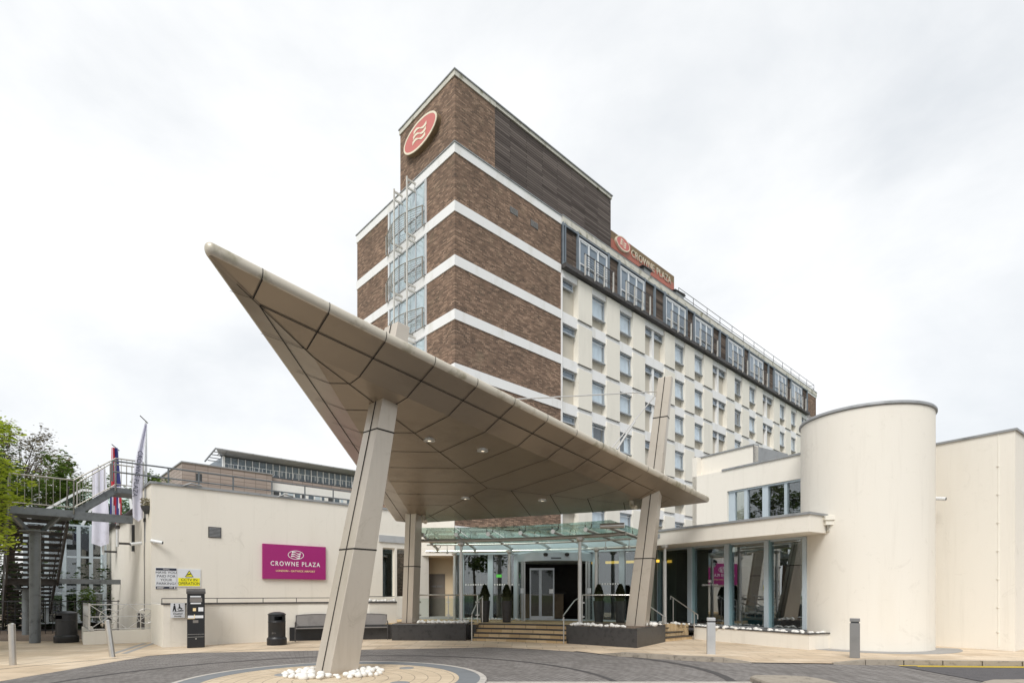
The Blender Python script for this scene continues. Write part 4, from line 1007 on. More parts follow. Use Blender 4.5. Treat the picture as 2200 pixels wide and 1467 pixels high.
for k in range(9):
    t0, t1 = k/9, (k+1)/9; b.bar((ex*t0,ey*t0,.05),(ex*t1,ey*t1,.84),.02); b.bar((ex*t0,ey*t0,.84),(ex*t1,ey*t1,.05),.02)
    b.bar((ex*t1,ey*t1,0),(ex*t1,ey*t1,.86),.025)
part('side_panel', b, M['inoxp'], pr)
# small dark grilles low on the wing wall behind the railing
b = MB()
for t in (1.2,2.1): b.box(-.03,0,t,t+.5,.35,.9)
part('low_grille', b, M['galvd'], lw)

# ------------------------------------------------------------------ signs and street furniture, left
def wallsign(name, label, t, z, w, h, o=.0, th=.02, mat='swhite', cat='sign'):
    p = LW(t, o+.004); o_ = thing(name, label, cat, (p[0],p[1],z), WA)
    b = MB(); b.box(0,w,-th,0,0,h); part('board', b, M[mat], o_, bevel=.004); return o_
s = wallsign('hotel_sign', 'purple wall sign reading CROWNE PLAZA with a white wave oval', 3.55, 2.17, 2.45, 1.32, th=.09, mat='purple')
b = MB(); ering(b, 1.24,.94,.31,.175,.022,-.098,-.0905); waves(b,1.24,.94,.34,.22,-.098,-.0905); part('oval_emblem', b, M['wtxt'], s)
text('CROWNE PLAZA', .245, M['wtxt'], s, 1.24, .58, -.093, space=1.30, sx=.84, bold=.003)
text('LONDON - GATWICK AIRPORT', .105, M['ytxt'], s, 1.24, .31, -.093, space=1.02, sx=1.0, bold=.001)
s = wallsign('parking_notice', 'white parking notice with navy bars reading HAVE YOU PAID FOR YOUR PARKING', .12, 1.76, .62, .72, mat='swhite')
b = MB(); b.box(.01,.61,-.024,-.021,.63,.71); b.box(.01,.61,-.024,-.021,.01,.09); part('navy_bar', b, M['navy'], s)
for i, t in enumerate(('HAVE YOU','PAID FOR','YOUR','PARKING?')): text(t, .115, M['navy'], s, .31, .56-.125*i, -.022, depth=.002, sx=1.1)
text('Parking', .06, M['wtxt'], s, .31, .67, -.026, depth=.001)
b = MB(); b.box(.04,.22,-.026,-.0245,.03,.045); b.box(.04,.25,-.026,-.0245,.055,.065); b.box(.40,.50,-.026,-.0245,.04,.06); b.xprism(ell(.56,.05,.025,.025,12),-.026,-.0245); part('small_print', b, M['wtxt'], s)
s = wallsign('cctv_notice', 'white and yellow notice reading CCTV IN OPERATION with a warning triangle', .76, 1.84, .72, .62, mat='swhite')
b = MB(); b.box(.03,.69,-.024,-.021,.03,.31); b.xprism([(.24,.35),(.48,.35),(.36,.56)],-.023,-.021); part('yellow_panel', b, M['yel'], s)
b = MB()
for p, q in (((.24,.35),(.48,.35)),((.48,.35),(.36,.56)),((.36,.56),(.24,.35))): b.bar((p[0],-.024,p[1]),(q[0],-.024,q[1]),.004,.016)
b.xprism([(.30,.40),(.40,.43),(.42,.46),(.38,.47),(.30,.43)],-.0255,-.0235); part('triangle_outline', b, M['black'], s)
text('CCTV IN', .13, M['black'], s, .36, .245, -.026, depth=.001, sx=1.0); text('OPERATION', .13, M['black'], s, .36, .115, -.026, depth=.001, sx=.95)
# disabled access sign on the ramp wall
s = thing('access_notice', 'small white ramp access notice with wheelchair pictogram on the low wall', 'sign', (-10.26,16.82,.88), atan2(1.03,1.12))
b = MB(); b.box(0,.38,-.02,-.005,0,.44); part('board', b, M['swhite'], s)
b = MB(); b.xprism([(.04,.17),(.34,.20),(.34,.23),(.04,.17)],-.024,-.021); b.xprism(ell(.10,.40,.022,.022,12),-.024,-.021); b.xprism([(.08,.37),(.12,.37),(.14,.26),(.15,.19),(.12,.19),(.10,.26),(.07,.19),(.05,.19)],-.024,-.021)
b.xprism(ell(.23,.39,.02,.02,12),-.024,-.021); b.xprism([(.22,.37),(.25,.36),(.25,.30),(.31,.28),(.31,.26),(.22,.28)],-.024,-.021); ering(b,.24,.265,.055,.055,.014,-.024,-.021,20); part('pictogram', b, M['black'], s)
text('Disabled', .07, M['black'], s, .19, .12, -.022, depth=.001, bold=.001); text('Access', .07, M['black'], s, .19, .05, -.022, depth=.001, bold=.001)
# payment machine
pm = thing('payment_machine', 'tall black parking payment machine against the low cream wall', 'ticket machine', (-9.38,16.62,0), radians(30))
b = MB(); b.xprism([(-.23,0),(.23,0),(.23,1.68),(-.23,1.68)], -.0, .42); part('cabinet', b, M['black'], pm, bevel=.02)
b = MB(); b.add([(-.25,-.03,1.60),(.25,-.03,1.60),(.25,-.03,1.66),(-.25,-.03,1.66),(-.25,.45,1.66),(.25,.45,1.66),(.25,.45,1.76),(-.25,.45,1.76)], [(0,1,2,3),(3,2,6,7),(0,3,7,4),(1,5,6,2),(4,7,6,5),(0,4,5,1)]); part('hood', b, M['galvd'], pm)
b = MB(); b.box(-.15,.13,-.012,0,1.50,1.54); b.box(-.14,.13,-.012,0,1.30,1.34); b.box(-.23,-.1,-.012,0,.0,.0); b.box(.06,.19,-.012,0,1.08,1.20); b.box(-.21,.19,-.012,0,.88,.96); part('label_strip', b, M['swhite'], pm)
b = MB(); b.box(-.16,.16,-.014,0,1.36,1.48); b.box(-.08,.06,-.014,0,.74,.82); part('display', b, M['mesh'], pm)
b = MB(); b.box(-.08,.0,-.016,0,1.09,1.18); b.box(-.22,-.04,-.016,-.013,.86,.875); b.box(-.05,-.03,-.016,-.013,.87,.99); part('orange_button', b, M['ytxt'], pm)
b = MB(); b.box(-.22,.22,-.006,0,.40,.406); b.box(-.22,.22,-.006,0,.32,.326); b.xprism(ell(0,.27,.018,.018,12),-.012,0); part('lock', b, M['inoxp'], pm)
b = MB(); b.box(-.236,-.23,.05,.12,1.15,1.42); part('side_sticker', b, M['swhite'], pm)
# bins
def bin_(loc, sc, rz, label):
    o = thing('litter_bin', label, 'litter bin', (loc[0],loc[1],0), rz, group='round black litter bins')
    s_ = sc
    b = MB(); b.lathe([(.285*s_,0),(.295*s_,.02),(.295*s_,.20),(.27*s_,.235),(.262*s_,.25)], 40); part('base', b, M['black'], o, smooth=True)
    b = MB(); b.lathe([(.255*s_,.24),(.255*s_,.70),(.262*s_,.71),(.262*s_,.73),(.255*s_,.74)], 40); part('body', b, M['black'], o, smooth=True)
    b = MB(); n = 40; v = []; f = []
    pr_ = [(.255*s_,.74),(.255*s_,.78),(.255*s_,.90),(.255*s_,.94),(.27*s_,.95),(.27*s_,.965),(.20*s_,1.01),(.08*s_,1.035)]
    for r, z in pr_:
        for j in range(n): v.append((r*cos(2*pi*j/n), r*sin(2*pi*j/n), z))
    for i in range(len(pr_)-1):
        for j in range(n):
            if i == 1 and (28 <= j < 34): continue
            f.append((i*n+j, i*n+(j+1) % n, (i+1)*n+(j+1) % n, (i+1)*n+j))
    f.append(tuple(range((len(pr_)-1)*n, len(pr_)*n))); b.add(v, f); part('hood', b, M['black'], o, smooth=True)
    b = MB(); b.lathe([(.20*s_,.74),(.20*s_,.76)], 20); part('liner', b, M['joint'], o)
    text('BIN', .07, M['mesh'], o, -.10, .38, -.255*s_, name='lettering')
bin_((-7.40,17.62), 1.0, radians(25), 'round black litter bin on the flags in front of the ramp wall')
bin_((-14.72,18.5), 1.15, radians(-20), 'round black litter bin beside the steel fire stair')
# benches
def bench(p, ang, label):
    o = thing('bench', label, 'bench', (p[0],p[1],0), ang, group='mesh backed benches along the ramp wall')
    w = 1.45
    b = MB(); n = 10
    for i in range(n):
        x0, x1 = .06+(w-.12)*i/n, .06+(w-.12)*(i+1)/n; f_ = lambda x: .85+.035*(1-(2*x/w-1)**2)
        b.add([(x0,.42,.50),(x1,.42,.50),(x1,.50,f_(x1)),(x0,.50,f_(x0)),(x0,.435,.50),(x1,.435,.50),(x1,.515,f_(x1)),(x0,.515,f_(x0))], [(0,1,2,3),(7,6,5,4),(3,2,6,7)])
    part('backrest', b, M['mesh'], o)
    b = MB(); b.box(.04,w-.04,.0,.42,.42,.445); part('seat', b, M['mesh'], o)
    b = MB(); b.tube([(.05,.42,.48),(.05,.50,.86)]+[(x*w,.505,.86+.035*(1-(2*x-1)**2)) for x in (.2,.4,.5,.6,.8)]+[(w-.05,.50,.86),(w-.05,.42,.48),(.05,.42,.48)], .014, 6); part('back_frame', b, M['galvd'], o)
    for x in (.03, w-.03):
        for y in (.02,.40): b = MB(); b.tube([(x,y,0),(x,y,.44 if y > .1 else .62)], .018, 8); part('leg', b, M['galvd'], o)
        b = MB(); b.tube([(x,.02,.62),(x,.44,.64)], .018, 8); part('armrest', b, M['galvd'], o)
bench((-7.28,18.72), atan2(.50,1.37), 'mesh bench nearer the litter bin, half hidden by the leaning column')
bench((-5.72,19.22), atan2(.36,1.4), 'mesh bench nearer the granite planter')
# bollards
def steel_bollard(p, lean, label):
    o = thing('bollard', label, 'bollard', (p[0],p[1],0), group='round steel bollards on the left pavement')
    b = MB(); b.tube([(0,0,-.02),(lean,0,.92)], .066, 20); part('tube', b, M['inox'], o, smooth=True)
    b = MB(); b.tube([(lean,0,.92),(lean*1.02,0,.945)], .060, 20, r1=.03); part('cap', b, M['inox'], o, smooth=True)
steel_bollard((-11.23,12.6), -.03, 'upright round steel bollard at the far left kerb')
steel_bollard((-10.13,14.2), -.13, 'leaning round steel bollard in front of the patterned railing')
def light_bollard(p, w, rz, label, mat):
    o = thing('bollard', label, 'bollard', (p[0],p[1],0.01), rz, group='square lighting bollards on the right pavement')
    b = MB(); b.box(-w/2,w/2,-w/2,w/2,0,.86); part('shaft', b, M[mat], o, bevel=.006)
    b = MB(); b.box(-w*.40,w*.40,-w*.40,w*.40,.86,.90); part('lens', b, M['alud'], o)
    b = MB(); b.box(-w/2,w/2,-w/2,w/2,.90,.98); part('cap', b, M[mat], o, bevel=.006)
light_bollard((5.10,14.35), .20, radians(-14), 'pale square lighting bollard in front of the glazed lounge', 'silver')
light_bollard((8.56,13.98), .22, radians(-32), 'dark grey square lighting bollard in front of the round tower', 'grey')

# ------------------------------------------------------------------ right wing with round tower
rwg = thing('right_wing', 'low glazed lounge wing with cream fascia and an upper storey set back', 'building', (8.4,16,0))
F0, F1, F2 = (5.33,20.5), (8.44,15.9), (9.75,16.75)
b = MB(); b.prism([F0,F1,F2,(9.3,17.4),(9.6,19.4),(7.4,23),(5.7,23.2),(4.8,21.3)], 3.37, 3.86); part('fascia', b, M['cream'], rwg, world=True)
b = MB(); b.prism([(5.28,20.48),(8.42,15.84),(9.84,16.76),(9.8,19.4),(7.4,23.1),(5.6,23.3),(4.8,21.3)], 3.86, 3.93); part('roof_edge', b, M['lead'], rwg, world=True)
G0, G1 = (5.87,22.67), (9.20,17.2)
gd = ((G1[0]-G0[0]), (G1[1]-G0[1])); gl_ = hypot(*gd); gd = (gd[0]/gl_, gd[1]/gl_); gn = (-gd[1]*-1, gd[0]*-1); gn = (gd[1], -gd[0])   # outward
def GP(t, o=0): return (G0[0]+gd[0]*t+gn[0]*o, G0[1]+gd[1]*t+gn[1]*o)
def tG(px):
    u = (px-1100)/1203; return (u*G0[1]-G0[0])/(gd[0]-u*gd[1])
b = MB(); b.wall(GP(0,.14), GP(gl_,.14), .3, .40, .50); part('sill', b, M['lead'], rwg, world=True)
b = MB(); b.wall(GP(0,.10), GP(gl_,.10), .3, 3.30, 3.37); part('head', b, M['bluef'], rwg, world=True)
mull = [(1409,1419),(1481,1493),(1560,1573),(1645,1658),(1727,1740)]
tl = []
for a, c in mull:
    t0, t1 = tG(a)+.05, tG(c)-.02; tl.append((t0,t1)); b = MB(); b.wall(GP(t0,.17), GP(t1,.17), .19, .50, 3.35); m_ = part('mullion', b, M['bluef'], rwg, world=True)
    b = MB(); b.wall(GP(t1+.001,.12), GP(t1+.04,.12), .12, .50, 3.34); part('mullion_return', b, M['teal'], rwg, world=True)
for (a0,a1), (b0,b1) in zip(tl, tl[1:]):
    b = MB(); b.wall(GP(a1+.06,.02), GP(b0,.02), .012, .50, 3.32); part('pane', b, M['glassl'], rwg, world=True)
b = MB(); b.wall((5.25,20.75),(5.86,22.6),.1,.5,3.37); part('return_wall', b, M['greencur'], rwg, world=True)
b = MB(); b.wall((G1[0]+.02,G1[1]-.1),(9.75,17.35), -.05, .5, 3.37); part('corner_pane', b, M['teal'], rwg, world=True)
# lounge interior
b = MB(); b.prism([GP(0,-.2),GP(gl_,-.2),(10.5,20),(9.5,25),(5.5,24.5)], .30,.36); part('lounge_floor', b, M['ffloor'], rwg, world=True)
b = MB(); b.wall((10.5,19.3),(9.5,25),.1,.3,3.4); b.wall((9.5,25),(5.2,24.4),.1,.3,3.4); b.wall((9.2,17.4),(10.6,19.3),-.1,.3,3.4); part('lounge_wall', b, M['dwood'], rwg, world=True)
b = MB()
for (t0, t1) in ((.15,.7),(3.5,3.6)):
    n = 14
    for i in range(n):
        ta, tb2 = t0+(t1-t0)*i/n, t0+(t1-t0)*(i+1)/n; p, q = GP(ta,-.35-.05*(i % 2)), GP(tb2,-.35-.05*((i+1) % 2)); b.quad((p[0],p[1],.4),(q[0],q[1],.4),(q[0],q[1],3.35),(p[0],p[1],3.35))
part('curtain', b, M['greencur'], rwg, world=True)
b = MB(); p, q = GP(3.1,-.5), GP(5.6,-.5)
for i in range(9): b.wall(GP(3.6,-.4), GP(6.3,-.4), .03, 2.55+i*.085, 2.615+i*.085)
part('venetian_blind', b, M['greencur'], rwg, world=True)
so_ = thing('sofa', 'teal sofa inside the lounge behind the second window', 'sofa', (8.1,21.0,.36), atan2(gd[1],gd[0]))
b = MB(); b.box(0,1.5,0,.75,.08,.42); part('seat', b, M['sofa'], so_, bevel=.05); b = MB(); b.box(0,1.5,.6,.8,.42,.80); part('backrest', b, M['sofa'], so_, bevel=.05)
for x in (-.12,1.5): b = MB(); b.box(x,x+.12,0,.8,.0,.6); part('armrest', b, M['sofa'], so_, bevel=.03)
text('CROWNE PLAZA', .095, M['wtxt'], rwg, 0, 0, 0, depth=.001, name='window_lettering')
wl = [c for c in bpy.data.objects if c.name.startswith('window_lettering')][0]
p = GP((tl[1][1]+tl[2][0])/2, .03); wl.location = (p[0]-8.4, p[1]-16, 1.92); wl.rotation_euler = (0,0,atan2(gd[1],gd[0]))
b = MB(); ering(b,0,.14,.09,.055,.012,-.002,0,24); b.xprism(ell(0,.14,.05,.03,16),-.002,0); o = part('window_emblem', b, M['wtxt'], rwg); o.location = wl.location; o.rotation_euler = wl.rotation_euler
# upper storey
U0, U1 = (7.35,22.8), (9.98,18.78)
ud = (U1[0]-U0[0], U1[1]-U0[1]); ul = hypot(*ud); ud = (ud[0]/ul, ud[1]/ul); un = (ud[1], -ud[0])
def UP(t, o=0): return (U0[0]+ud[0]*t+un[0]*o, U0[1]+ud[1]*t+un[1]*o)
def tU(px):
    u = (px-1100)/1203; return (u*U0[1]-U0[0])/(ud[0]-u*ud[1])
ta, tb_ = tU(1562), tU(1721)
b = MB(); b.wall(UP(0), UP(ta), .25, 3.9, 6.33); b.wall(UP(ta), UP(ul), .25, 5.52, 6.33); b.wall(UP(ta), UP(ul), .25, 3.9, 4.32)
b.wall(UP(-.05,-3), UP(ul,-3), -.2, 3.9, 6.3)
b.wall(UP(0,-.3), UP(tU(1610),-.3), .25, 6.3, 7.12); b.wall(UP(0), UP(tU(1553)), .25, 6.33, 6.34)
b.wall(UP(0,0.0), UP(0,-3.2), -.2, 3.9, 7.12)
part('upper_wall', b, M['cream'], rwg, world=True)
b = MB(); b.wall(UP(tU(1552),.05), UP(ul,.05), .35, 6.33, 6.39); b.wall(UP(-.05,-.25), UP(tU(1610),-.25), .35, 7.12, 7.17); b.wall(UP(tU(1610),-.3),UP(tU(1610),-2.5),.05,6.3,7.1); part('upper_coping', b, M['lead'], rwg, world=True)
b = MB(); b.wall(UP(ta,-.10), UP(ta+.28,-.10), .1, 4.32, 5.52)
for a, c in ((1596,1603),(1635,1647),(1682,1688)): b.wall(UP(tU(a),-.08), UP(tU(c),-.08), .12, 4.32, 5.52)
b.wall(UP(ta,-.07), UP(ul,-.07), .12, 4.32, 4.38); b.wall(UP(ta,-.07), UP(ul,-.07), .12, 5.46, 5.52)
uw = part('upper_window', b, M['bluef'], rwg, world=True)
b = MB(); b.wall(UP(ta,-.16), UP(ul,-.16), .012, 4.36, 5.48); p_ = part('upper_pane', b, M['glassd'], rwg, world=True); p_.parent = uw
b = MB(); b.wall(UP(ta,-1.2), UP(ul,-1.2), .05, 4.0, 5.9); p_ = part('upper_room', b, M['dwood'], rwg, world=True); p_.parent = uw
# downpipe at the fascia corner
b = MB(); b.box(9.10,9.34,16.22,16.42,3.60,3.74); b.box(9.06,9.38,16.18,16.45,3.74,3.86)
b.tube([(9.22,16.32,3.6),(9.22,16.34,3.45),(9.42,16.52,3.28),(9.46,16.55,3.1),(9.46,16.55,.5)], .055, 10)
for z in (3.0,2.0,.9): b.lathe([(.075,z),(.075,z+.05)], 12, (9.46,16.55))
part('downpipe', b, M['creamp'], rwg, world=True, smooth=True)
# garden wall in front
gw2 = thing('garden_wall', 'low cream planter wall with thin dark coping below the lounge windows', 'wall', (8.44,15.9,0))
b = MB(); b.wall((6.45,19.75),(8.44,15.92),.25,-.01,.44); b.wall((8.44,15.92),(9.75,16.6),.25,-.01,.44); part('wall_face', b, M['cream'], gw2, world=True)
b = MB(); b.wall((6.43,19.75),(8.43,15.88),.30,.44,.47); b.wall((8.43,15.88),(9.75,16.55),.3,.441,.471); part('coping', b, M['galvd'], gw2, world=True)
b = MB(); b.prism([(6.6,19.8),(8.5,16.15),(9.6,16.7),(9.1,17.0),(6.2,20.2)], .40, .43); part('bed', b, M['mulch'], gw2, world=True)
# round tower
ct = thing('round_tower', 'tall cream rendered round tower with grey rim at the right', 'building', (10.79,17.14,0))
b = MB(); b.lathe([(1.74,0),(1.74,6.82)], 96); part('drum_wall', b, M['cream'], ct, smooth=True)
b = MB(); b.lathe([(1.75,6.83),(1.79,6.84),(1.79,6.89),(1.77,6.92),(1.5,6.92)], 96); part('rim', b, M['lead'], ct, smooth=True)
b = MB(); b.box(1.75,2.15,.2,1.2,4,6.86); part('flue_block', b, M['cream'], ct); b = MB(); b.box(1.7,2.24,.1,1.25,6.86,6.98); part('flue_cap', b, M['lead'], ct)
# end block
eb = thing('end_block', 'plain cream rendered block with a thin downpipe at the far right', 'building', (13.05,17.2,0))
b = MB(); b.prism([(12.2,18.3),(13.99,15.57),(17.5,18.2),(15,22)], 0, 6.14); part('wall', b, M['cream'], eb, world=True)
b = MB(); b.prism([(12.15,18.3),(13.98,15.50),(17.6,18.2),(15,22.1)], 6.14, 6.20); part('coping', b, M['lead'], eb, world=True)
b = MB(); b.tube([(13.80,15.88,.1),(13.80,15.88,6.2)], .022, 8)
for z in (.5,1.2,2.0,2.8,3.6,4.4,5.2): b.box(13.76,13.85,15.85,15.92,z,z+.03)
part('downpipe', b, M['creamp'], eb, world=True)
# CCTV cameras
def cctv(loc, rz, label):
    o = thing('security_camera', label, 'security camera', loc, rz, group='white bullet security cameras')
    b = MB(); b.tube([(0,.0,0),(0,-.08,-.02),(0,-.12,-.06)], .03, 8); part('bracket', b, M['upvc'], o)
    b = MB(); b.tube([(0,-.02,.02),(0,-.38,-.05)], .055, 12); part('housing', b, M['upvc'], o, smooth=True)
    b = MB(); b.tube([(0,-.375,-.05),(0,-.385,-.052)], .045, 12); part('lens', b, M['black'], o)
cctv((12.60,16.85,4.45), radians(35), 'white security camera on the far side of the round tower')
p = LW(-.02,.02); cctv((p[0],p[1],3.35), radians(95), 'white security camera at the corner of the left wing')
p = LW(0,0); cctv((p[0]-.9,p[1]+.9,3.35), radians(-30), 'dark rimmed security camera on the shaded side of the left wing')

# ------------------------------------------------------------------ glazed stairhouse at the far left, flags, fire stair
dRv = (.7266,.687); dLv = (-.687,.7266)
cons = thing('glazed_stairhouse', 'blue framed glass stairhouse behind the steel fire stair', 'building', (-18.7,25.7,0), TH)
b = MB()
for x in (-2.75,-2.05,-1.45,-.95,-.5,0.0): b.box(x-.07,x+.07,-.05,.08,0.3,4.65)
for z in (.3,1.6,3.2,4.6): b.box(-2.75,0,-.03,.06,z,z+.08)
part('frame', b, M['bluef'], cons)
b = MB(); b.box(-2.75,0,.0,.012,.3,4.6); part('pane', b, M['glassd'], cons)
b = MB(); b.box(-2.7,0,1.2,1.25,0,4.4); part('back_wall', b, M['dwood'], cons)
b = MB(); b.xprism([(-2.8,4.68),(1.2,4.68),(1.0,6.3),(-.8,6.3)], .3, .34); part('gable_glass', b, M['glassg'], cons)
b = MB()
for p, q in (((-2.8,4.68),(-.8,6.3)),((1.2,4.68),(1.0,6.3)),((-.8,6.3),(1.0,6.3)),((-.8,4.68),(-.1,6.3))): b.bar((p[0],.3,p[1]),(q[0],.3,q[1]),.1)
part('gable_frame', b, M['upvc'], cons)
def pole(p, h, label, z0=3.4):
    o = thing('flagpole', label, 'flagpole', (p[0],p[1],z0), TH, group='white flagpoles on the side of the left wing')
    b = MB(); b.tube([(0,0,0),(0,0,h)], .05, 10, r1=.035); part('pole', b, M['upvc'], o, smooth=True)
    b = MB(); b.box(-.02,.5,-.03,.03,.1,.18); b.box(-.07,.07,-.07,.07,.7,.82); part('bracket', b, M['galvd'], o)
    b = MB(); b.tube([(.06,0,h-.05),(-.2,-.15,h+.12)], .015, 6); part('arm', b, M['galvd'], o)
pole((-12.75,19.5), 4.2, 'tallest white flagpole beside the corner of the left wing')
pole((-15.15,21.5), 3.75, 'white flagpole carrying the red white and blue flag', 3.4)
pole((-17.75,24.3), 3.7, 'farthest white flagpole behind the steel railing', 3.3)
def cloth(name, loc, rz, w0, w1, h, label, mats, pat, lean=0.0):
    n, m = 10, 30; b = MB(); v = []; cols = []
    for j in range(m+1):
        t = j/m; w = w0+(w1-w0)*min(1, t*1.6)
        for i in range(n+1):
            s_ = i/n-.5; v.append((s_*w+lean*sin(t*pi)*.5+lean*t, .05*sin(s_*9+t*2), -h*t-.12*(1-abs(s_)*2)*(j == m)))
    f = [(j*(n+1)+i, j*(n+1)+i+1, (j+1)*(n+1)+i+1, (j+1)*(n+1)+i) for j in range(m) for i in range(n)]
    b.add(v, f); me = mesh(name, b, mats, True)
    for j in range(m):
        for i in range(n): me.polygons[j*n+i].material_index = pat((i+.5)/n, (j+.5)/m)
    o = bpy.data.objects.new(name, me); S.collection.objects.link(o); o.location = loc; o.rotation_euler = (0,0,rz)
    return props(o, label, 'flag')
o = cloth('banner_flag', (-12.62,19.3,7.45), radians(28), .10, .30, 3.25, 'long pale lilac banner with dark lettering hanging down the tallest flagpole', [M['flagw']], lambda a, c: 0, -.22)
text('CROWNE PLAZA', .20, M['navy'], o, -.24, -1.75, -.07, depth=.002, rot=radians(-96), space=1.05)
def up(a, c):
    if abs(c-.62) < .028: return 1
    if abs(c-.62) < .045: return 2
    if abs(a-.45-.0*c) < .06: return 2
    d = (a*1.6+c*2.2) % 1.0
    return 1 if d < .22 else (2 if d < .42 else 0)
def up2(a, c):
    if abs(c-.60) < .03: return 1
    if abs(c-.60) < .05: return 2
    if c < .60: return (1 if (a < .18 or .34 < a+.25*c < .50) else 2 if (a < .5 and a+.3*c < .66) else 0)
    return (2 if .15 < a-.25*(c-.6) < .30 or .7 < a-.2*(c-.6) < .82 else 1 if .3 < a-.25*(c-.6) < .45 or a > .82 else 0)
cloth('union_flag', (-15.12,21.3,7.15), radians(20), .22, .38, 2.75, 'red white and blue flag hanging limp on the middle pole', [M['union_b'],M['union_r'],M['flagw']], up2, .04)
cloth('lilac_flag', (-17.7,24.0,6.95), radians(20), .5, .62, 3.2, 'plain pale lilac flag hanging behind the steel railing', [M['flagw']], lambda a, c: 0, .05)
# fire stair
fs = thing('fire_stair', 'dark steel external stair on round posts with light railings at the left', 'staircase', (-15.1,18.0,0), TH)
# local x along dR (right), local y along dL (away)
def treads(mb, y0, z0, y1, z1, n, x0=-.7, x1=.7, ny=1):
    for i in range(n):
        t = (i+.5)/n; y = y0+(y1-y0)*t; z = z0+(z1-z0)*t; mb.box(x0,x1,y-.14,y+.14,z-.04,z)
        mb.box(x0,x1,y+.12,y+.14,z-.10,z-.04)
b = MB(); treads(b, 1.25,4.2,4.9,2.1,12); part('upper_treads', b, M['galvd'], fs)
b = MB(); treads(b, 6.0,2.1,9.6,.1,12); part('lower_treads', b, M['galvd'], fs)
b = MB()
for x in (-.75,.75): b.bar((x,1.2,4.15),(x,4.95,2.02),.06,.28); b.bar((x,5.95,2.02),(x,9.7,0.05),.06,.28)
part('stringer', b, M['galvd'], fs)
b = MB(); b.box(-.8,.8,4.9,6.0,1.95,2.15); part('lower_landing', b, M['galvd'], fs)
b = MB(); b.box(-.8,.8,0.0,1.25,4.12,4.36); part('upper_landing', b, M['galv'], fs)
each('cross_beam', [(.8,2.45,0.02,.12,4.06,4.34),(.8,2.9,5.2,5.3,2.0,2.2)], M['galv'], fs)
for (x,y,zt,r) in ((-.15,.55,3.62,.15),(-.15,5.4,1.75,.14)):
    b = MB(); b.tube([(x,y,0),(x,y,zt)], r, 16); b.lathe([(r+.25,zt),(r+.25,zt+.03)], 16, (x,y)); part('round_post', b, M['galv'], fs, smooth=True)
    b = MB()
    for sx in (-1,1): b.bar((x+sx*.15,y,zt),(x+sx*.6,y-.3,zt+.55),.10); b.bar((x+sx*.15,y,zt),(x+sx*.6,y+.3,zt+.5),.10)
    part('post_brace', b, M['galv'], fs)
b = MB()
for i in range(4): b.box(.85+.26*i,1.13+.26*i,.1,1.1,4.36+.23*i,4.41+.23*i)
b.bar((.80,.08,4.25),(1.95,.08,5.20),.05,.22); b.bar((.80,1.12,4.25),(1.95,1.12,5.20),.05,.22)
b.box(1.9,2.75,.02,1.18,5.10,5.28); part('roof_flight', b, M['galv'], fs)
b = MB()
def rail(pts, h=1.0, balus=.17):
    for (x0,y0,z0), (x1,y1,z1) in zip(pts, pts[1:]):
        b.tube([(x0,y0,z0+h),(x1,y1,z1+h)], .024, 6); b.tube([(x0,y0,z0+.10),(x1,y1,z1+.10)], .020, 6)
        n = max(1, round(hypot(x1-x0,y1-y0)/balus))
        for i in range(n+1):
            t = i/n; x, y, z = x0+(x1-x0)*t, y0+(y1-y0)*t, z0+(z1-z0)*t
            b.tube([(x,y,z+(.10 if 0 < i < n else -.12)),(x,y,z+h)], .008 if 0 < i < n else .026, 5)
rail([(-.78,.0,4.36),(.80,.0,4.36),(1.95,.02,5.28),(2.75,.02,5.28)]); rail([(-.78,1.2,4.36),(-.78,0,4.36)]); rail([(1.0,1.15,4.45),(1.95,1.15,5.28),(2.75,1.15,5.28)])
part('landing_railing', b, M['railst'], fs)
b = MB()
for x in (-.78,.78): b.tube([(x,1.2,5.3),(x,4.95,3.1),(x,6.0,3.1),(x,9.7,1.0)], .024, 6); b.tube([(x,1.2,4.8),(x,4.95,2.6),(x,6.0,2.6),(x,9.7,.5)], .016, 6)
for i in range(10): t = i/9; b.tube([(-.78,1.2+8.5*t,.1+4.2*(1-t)),(-.78,1.2+8.5*t,5.2-4.2*t)], .022, 5)
part('flight_railing', b, M['galvd'], fs)
# dark vertical fence posts and parked things beyond the stair: plain black railing
bf = thing('black_railing', 'black iron railing in front of the glass stairhouse', 'railing', (-19,24,0))
b = MB()
for i in range(26): x = -22.5+i*.25; y = 21.6+i*.06; b.tube([(x,y,0),(x,y,1.35)], .015, 5)
for z in (.15,1.3): b.bar((-22.5,21.6,z),(-16.2,23.1,z),.035)
part('bars', b, M['black'], bf, world=True)
# wall mounted flower basket by the pole
hb = thing('hanging_basket', 'small dark flower basket on the corner of the left wing', 'hanging basket', (-12.35,18.95,4.55))
b = MB(); b.lathe([(.06,-.25),(.16,-.10),(.19,0)], 16); part('basket', b, M['alud'], hb, smooth=True)
b = MB()
for i in range(160):
    a, r, z = random.random()*2*pi, random.random()**.5*.2, random.random()*.28-.02; x, y = r*cos(a), r*sin(a); s_ = .03
    b.quad((x,y,z),(x+s_,y+s_*.5,z+s_),(x,y+s_,z+s_*1.6),(x-s_,y,z+s_))
part('flowers', b, M['brownl'], hb)

